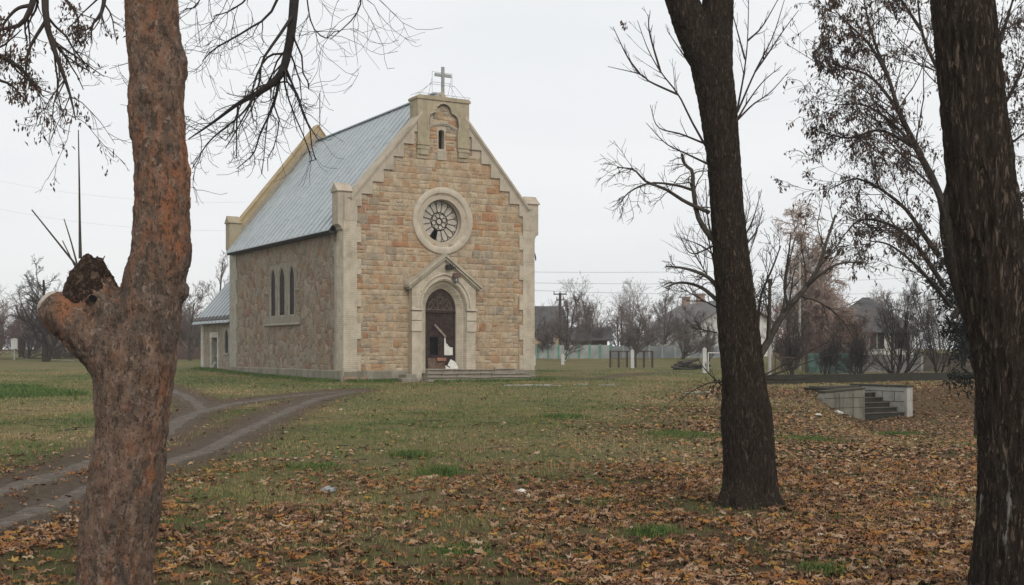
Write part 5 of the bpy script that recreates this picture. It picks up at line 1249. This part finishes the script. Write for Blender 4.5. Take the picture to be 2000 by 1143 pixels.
# utility poles and wires
p = on_ground(1094, 90); T_ = empty('utility_pole', tuple(p), 0, 'dark utility pole with insulator arms right of the chapel', 'pole')
b = MB(); b.tube([(0, 0, -.3), (0, 0, 4.75)], [.13, .1], 8); b.build('post', MT['grey_branch'], T_)
for z, w_ in ((4.62, .5), (4.2, .3)):
    b = MB(); b.box(-w_, w_, -.05, .05, z, z + .08); arm = b.build('crossarm', MT['iron'], T_); b = MB()
    for x in (-w_ + .06, w_ - .06, 0): b.tube([(x, 0, z + .08), (x, 0, z + .26)], [.04, .06], 6)
    b.build('insulator', MT['grey_fence'], arm)
for px, d, y0, lean, lab in ((1503, 48, 545, 0, 'grey concrete pole just right of the forked dark tree'), (1562, 62, 500, .0, 'thin grey pole standing in front of the weeping birch')):
    p = on_ground(px, d); h = at(px, y0, d)[2] - p[2]; T_ = empty('concrete_pole', tuple(p), 0, lab, 'pole')
    b = MB(); b.tube([(0, 0, -.3), (0, 0, h)], [.075, .055], 8); b.build('post', MT['concrete'], T_); b = MB(); b.box(-.1, .1, -.04, .04, h - .15, h - .07); b.build('pole_bracket', MT['iron'], T_)
for i, (y0, y1, x0, x1, d0, d1, lab) in enumerate([(566, 561, 1000, 2000, 80, 110, 'lowest power line crossing the sky right of the chapel'), (552, 528, 1000, 2000, 80, 110, 'middle power line right of the chapel'), (531, 500, 1000, 2000, 80, 110, 'upper power line right of the chapel'), (345, 395, -40, 480, 80, 70, 'upper faint power line left of the chapel'), (400, 450, -40, 480, 80, 70, 'lower faint power line left of the chapel')]):
    a, c = at(x0, y0, d0), at(x1, y1, d1); n = 16; pts = [a + (c - a) * t / n - np.array([0, 0, 1.0 * 4 * (t/n) * (1 - t/n) * .5]) for t in range(n + 1)]
    b = MB(); b.tube(pts, (.011 if i < 3 else .0035), 4); tag(b.build('power_line', MT['steel']), lab, 'wire', 'power lines across the sky')
# log heap, slabs, litter
T_ = None; rg = random.Random(3); b = MB(); p = on_ground(1352, 62)
for i in range(16):
    a = rg.uniform(-.9, .9); x = rg.uniform(-.6, .6); z = rg.uniform(.05, .55) * (1 - abs(x) / .9)
    b.tube([(x - .5, rg.uniform(-.3, .3), z), (x + .45 * math.cos(a), rg.uniform(-.3, .3), z + .35 * math.sin(a))], rg.uniform(.03, .08), 6)
o = b.build('brush_heap', MT['grey_branch']); o.location = tuple(p); tag(o, 'heap of sawn branches beside the white post', 'heap')
for i, (x0, x1, y, lab) in enumerate([(985, 1100, 754, 'long pale concrete edging strip in the grass right of the steps'), (1120, 1162, 752, 'short pale concrete strip in the grass between two others'), (1170, 1200, 752.5, 'shortest pale concrete strip, beside the muddy wheel marks'), (1332, 1404, 768, 'pale concrete strip in the grass left of the forked dark tree'), (85, 110, 703, 'small pale slab in the far left grass'), (120, 145, 704.5, 'pale slab in the grass under the sawn limb')]):
    a, c = ray_ground(x0, y), ray_ground(x1, y); b = MB(); n = 6
    mid = (a + c) / 2; v = c - a; L = np.linalg.norm(v[:2])
    for k in range(n):
        if rg.random() < .15: continue
        b.box(-L/2 + L*k/n, -L/2 + L*(k+1)/n - .02, -.10 + rg.uniform(-.03, .03), .10, -.1, .035 + rg.uniform(-.015, .02))
    o = b.build('concrete_strip', MT['concrete'], bevel=.01); o.location = tuple(mid); o.rotation_euler = (0, 0, math.atan2(v[1], v[0])); tag(o, lab, 'slab', 'pale concrete strips in the grass')
for i, (x, y, s_, lab) in enumerate([(1447, 994, .055, 'crumpled white paper at the foot of the forked dark tree'), (1637, 808, .10, 'white litter bag left of the sunken stair'), (1597, 812, .06, 'small white scrap on the leafy bank left of the stair'), (1016, 966, .05, 'pale scrap of paper among leaves in the middle of the meadow'), (640, 960, .06, 'grey crumpled wrapper in the leaves right of the pruned trunk')]):
    p = ray_ground(x, y); bm = bmesh.new(); bmesh.ops.create_icosphere(bm, subdivisions=3, radius=1)
    for v in bm.verts: n_ = v.co.copy(); k = 1 + .5 * mnoise.noise(n_ * 1.7 + Vector((i, 0, 0))) + .25 * mnoise.noise(n_ * 4); v.co = Vector((n_.x * k * s_ * 1.3, n_.y * k * s_, max(-.02, n_.z * k * s_ * .6)))
    me = bpy.data.meshes.new('litter'); bm.to_mesh(me); bm.free(); o = link('crumpled_litter', me, MT['white_board'] if i < 4 else MT['steel']); o.location = (p[0], p[1], float(surf(p[0:1], p[1:2])[0]) + s_ * .4); tag(o, lab, 'litter')

# ------------------------------------------------------------------ fallen leaves and grass
def fallen_leaves():
    gg = np.random.default_rng(3)
    def scatter(n, d0, d1):
        # uniform over the visible ground wedge (a little wider than the frame)
        d = np.sqrt(gg.uniform(d0 ** 2, d1 ** 2, n)); x = gg.uniform(-1, 1, n) * (.47 * d + 2.6)
        nn = nz(x, d, .22, 3.1); pr = leaf_density(x, d, nn) * np.clip(.62 + .25 * smooth01(0, 4, x) + 1.2 * nz(x, d, .8, 17.) + .6 * nz(x, d, 2.2, 27.), .08, 1)
        k = gg.random(n) < pr; return x[k], d[k]
    out = []
    lobes = []
    for a, r in [(-90, .42), (-62, .30), (-35, .62), (-15, .42), (5, .92), (22, .40), (40, .52), (55, .70), (70, .46), (82, .75), (90, 1.08), (98, .75), (110, .46), (125, .70), (140, .52), (158, .40), (175, .92), (195, .42), (215, .62), (242, .30)]:
        lobes.append((math.cos(R(a)) * r, math.sin(R(a)) * r))
    big = np.array(lobes); small = np.array([(math.cos(a) * r, math.sin(a) * r) for a, r in [(-1.57, .5), (-.5, .75), (.35, .7), (1.57, 1.0), (2.8, .7), (3.64, .75)]])
    Vs, Fs, At, base = [], [], [], 0
    for n, d0, d1, tpl, smin, smax in ((84000, 4.5, 17, big, .034, .078), (72000, 17, 28, small, .034, .062), (150000, 28, 50, small, .036, .062)):
        x, y = scatter(n, d0, d1); m = len(x); k = len(tpl); s = gg.uniform(smin, smax, m)
        z = surf(x, y)
        a = gg.uniform(0, 6.283, m); tx, ty = gg.normal(size=m) * .16, gg.normal(size=m) * .16
        p = np.concatenate([tpl, [[0, 0]]])[None] * s[:, None, None] * np.stack([np.ones(m), gg.uniform(.7, 1, m)], -1)[:, None]
        r2 = (p ** 2).sum(-1); cup = gg.normal(size=m) * 4 + .5
        h = cup[:, None] * r2 + gg.normal(size=p.shape[:2]) * .14 * s[:, None]
        ca, sa = np.cos(a)[:, None], np.sin(a)[:, None]
        X = p[..., 0] * ca - p[..., 1] * sa; Y = p[..., 0] * sa + p[..., 1] * ca
        Zz = h + X * tx[:, None] + Y * ty[:, None]; Zz -= Zz.min(1, keepdims=True) * .6
        V = np.stack([X + x[:, None], Y + y[:, None], Zz + z[:, None] + .004 + gg.uniform(0, .012, m)[:, None]], -1)
        idx = base + np.arange(m)[:, None] * (k + 1); i = np.arange(k)
        F = np.stack([idx + i, idx + (i + 1) % k, np.broadcast_to(idx + k, (m, k))], -1).reshape(-1, 3)
        Vs.append(V.reshape(-1, 3)); Fs.append(F); At.append(np.repeat(gg.random(m), k + 1)); base += m * (k + 1)
    mt = M('fallen maple leaf', .75, .2)
    c = mt.ramp(mt.attr('rnd'), (0, (.07, .04, .025)), (.2, (.145, .076, .042)), (.42, (.235, .125, .066)), (.58, (.32, .19, .11)), (.70, (.42, .30, .20)), (.80, (.31, .13, .045)), (.91, (.36, .165, .05)), (.975, (.42, .26, .07)), (1, (.55, .47, .37)))
    c = mt.mix(.35, c, mt.ramp(mt.noise(30, 3), (.3, (.35, .3, .26)), (.7, (1., .95, .9))), 'MULTIPLY'); mt.color(c)
    o = link('fallen_leaves', np_mesh('fallen_leaves', np.concatenate(Vs), np.concatenate(Fs), False, {'rnd': np.concatenate(At)}), mt.m); tag(o, kind='stuff')
fallen_leaves()
def grass():
    gg = np.random.default_rng(13); Vs, Fs, At, base = [], [], [], 0
    tuft = np.array([list(ray_ground(*q)[:2]) + [r, h] for *q, r, h in [(865, 928, .32, .2), (800, 892, .35, .15), (1275, 1047, .22, .12), (1100, 815, .5, .12), (600, 915, .45, .10), (62, 769, 1.1, .22), (115, 772, .8, .18), (15, 758, 1.2, .2), (30, 775, .9, .17), (1330, 850, .8, .1), (1600, 1125, .2, .12), (1430, 965, .3, .1), (1590, 860, .6, .1), (1750, 850, .7, .1), (900, 1080, .3, .08), (1180, 985, .3, .08)]])
    def add(x, y, L, w, hue):
        nonlocal base
        m = len(x); z = surf(x, y); a = gg.uniform(0, 6.283, m); ln = gg.uniform(.15, .9, m)
        dx, dy = np.cos(a), np.sin(a); px, py = -dy, dx
        def pt(t, wid): return np.stack([x + dx * ln * L * t * t + px * wid, y + dy * ln * L * t * t + py * wid, z - .01 + L * t * (1 - .25 * ln * t)], -1)
        V = np.stack([pt(0, -w), pt(0, w), pt(.55, w * .75), pt(.55, -w * .75), pt(1.0, 0)], 1)
        idx = base + np.arange(m)[:, None] * 5; Vs.append(V.reshape(-1, 3)); Fs.append(np.concatenate([idx + np.array([[0, 1, 2]]), idx + np.array([[0, 2, 3]]), idx + np.array([[3, 2, 4]])])); At.append(np.repeat(hue, 5)); base += 5 * m
    for n, d0, d1, lo, hi, w in ((200000, 5, 17, .03, .08, .003), (170000, 17, 32, .03, .09, .005), (130000, 32, 62, .04, .10, .010)):
        d = np.sqrt(gg.uniform(d0**2, d1**2, n)); x = gg.uniform(-1, 1, n) * (.46 * d + 2.6)
        nn = nz(x, d, .22, 3.1); pr = (1 - .5 * leaf_density(x, d, nn)) * (.06 + .94 * smooth01(.35, 1.15, path_dist(x, d))) * np.clip(.6 + .8 * nz(x, d, .9, 5.), .1, 1)
        u = (x + 6.4525) * math.cos(YAW) + (d - 46.613) * math.sin(YAW); v = -(x + 6.4525) * math.sin(YAW) + (d - 46.613) * math.cos(YAW)
        k = (gg.random(n) < pr) & ~((u > 0) & (u < 8.5) & (v > 0))
        x, d, nn = x[k], d[k], nn[k]; add(x, d, gg.uniform(lo, hi, len(x)), w, np.clip(.45 + 1.0 * nn + .5 * nz(x, d, .7, 41.) + gg.normal(size=len(x)) * .2, 0, 1))
    for tx, ty, r, h in tuft:
        n = int(900 * min(4, max(.5, r ** 1.3 * 3))); q = gg.normal(size=(n, 2)) * r * .5; add(tx + q[:, 0], ty + q[:, 1], gg.uniform(.4, 1.1, n) * h, .004 if ty < 25 else .009, np.clip(.78 + gg.normal(size=n) * .2, 0, 1))
    # taller fringe along the chapel walls
    for (u0, v0, u1, v1, n) in ((-.12, .1, -.12, 14, 9000), (.0, -.14, 2.6, -.14, 2500), (-.1, 14.2, .2, 20.2, 4000), (3.0, -1.68, 8.4, -1.68, 2500)):
        t = gg.random(n); u = u0 + (u1-u0)*t - gg.exponential(.14, n) * (1 if u1 == u0 or abs(u1-u0) < .5 else 0); v = v0 + (v1-v0)*t - gg.exponential(.14, n) * (0 if abs(u1-u0) < .5 else 1)
        x = -6.4525 + u*math.cos(YAW) - v*math.sin(YAW); y = 46.613 + u*math.sin(YAW) + v*math.cos(YAW); add(x, y, gg.uniform(.05, .2, n), .009, np.clip(.7 + gg.normal(size=n) * .15, 0, 1))
    m = M('meadow grass', .8, .2)
    c = m.ramp(m.attr('rnd'), (0, (.33, .245, .125)), (.28, (.25, .205, .085)), (.45, (.15, .17, .05)), (.7, (.082, .145, .03)), (1, (.05, .098, .024))); m.color(c)
    o = link('grass', np_mesh('grass', np.concatenate(Vs), np.concatenate(Fs), False, {'rnd': np.concatenate(At)}), m.m); tag(o, kind='stuff')
grass()

def fallen_twigs():
    gg = np.random.default_rng(23); n = 420; d = np.sqrt(gg.uniform(6.0**2, 34**2, n)); x = gg.uniform(-.48, .48, n) * d
    k = path_dist(x, d) > .5; x, d = x[k], d[k]; n = len(x); a = gg.uniform(0, 6.283, n); L = gg.uniform(.1, .55, n)
    P = np.empty((n, 5, 3)); 
    for j in range(5):
        P[:, j, 0] = x + np.cos(a) * L * (j / 4 - .5); P[:, j, 1] = d + np.sin(a) * L * (j / 4 - .5); a = a + gg.normal(size=n) * .12
        P[:, j, 2] = surf(P[:, j, 0], P[:, j, 1]) + .022 + gg.uniform(-.008, .012, n)
    o = mesh_obj('fallen_twigs', tubes([(P, np.linspace(1, .5, 5)[None] * gg.uniform(.003, .007, n)[:, None], 4)]), MT['bough']); tag(o, kind='stuff')
fallen_twigs()

# ------------------------------------------------------------------ damp autumn air
b = MB(); b.box(-1100, 1100, -40, 440, -3, 22); hz = b.build('haze', None); tag(hz, kind='stuff')
hm = bpy.data.materials.new('damp air'); hm.use_nodes = True; hn = hm.node_tree; hn.nodes.clear()
hv = hn.nodes.new('ShaderNodeVolumePrincipled'); hv.inputs['Color'].default_value = (.93, .95, .97, 1); hv.inputs['Density'].default_value = .0007
ho = hn.nodes.new('ShaderNodeOutputMaterial'); hn.links.new(hv.outputs[0], ho.inputs['Volume']); hz.data.materials.append(hm)
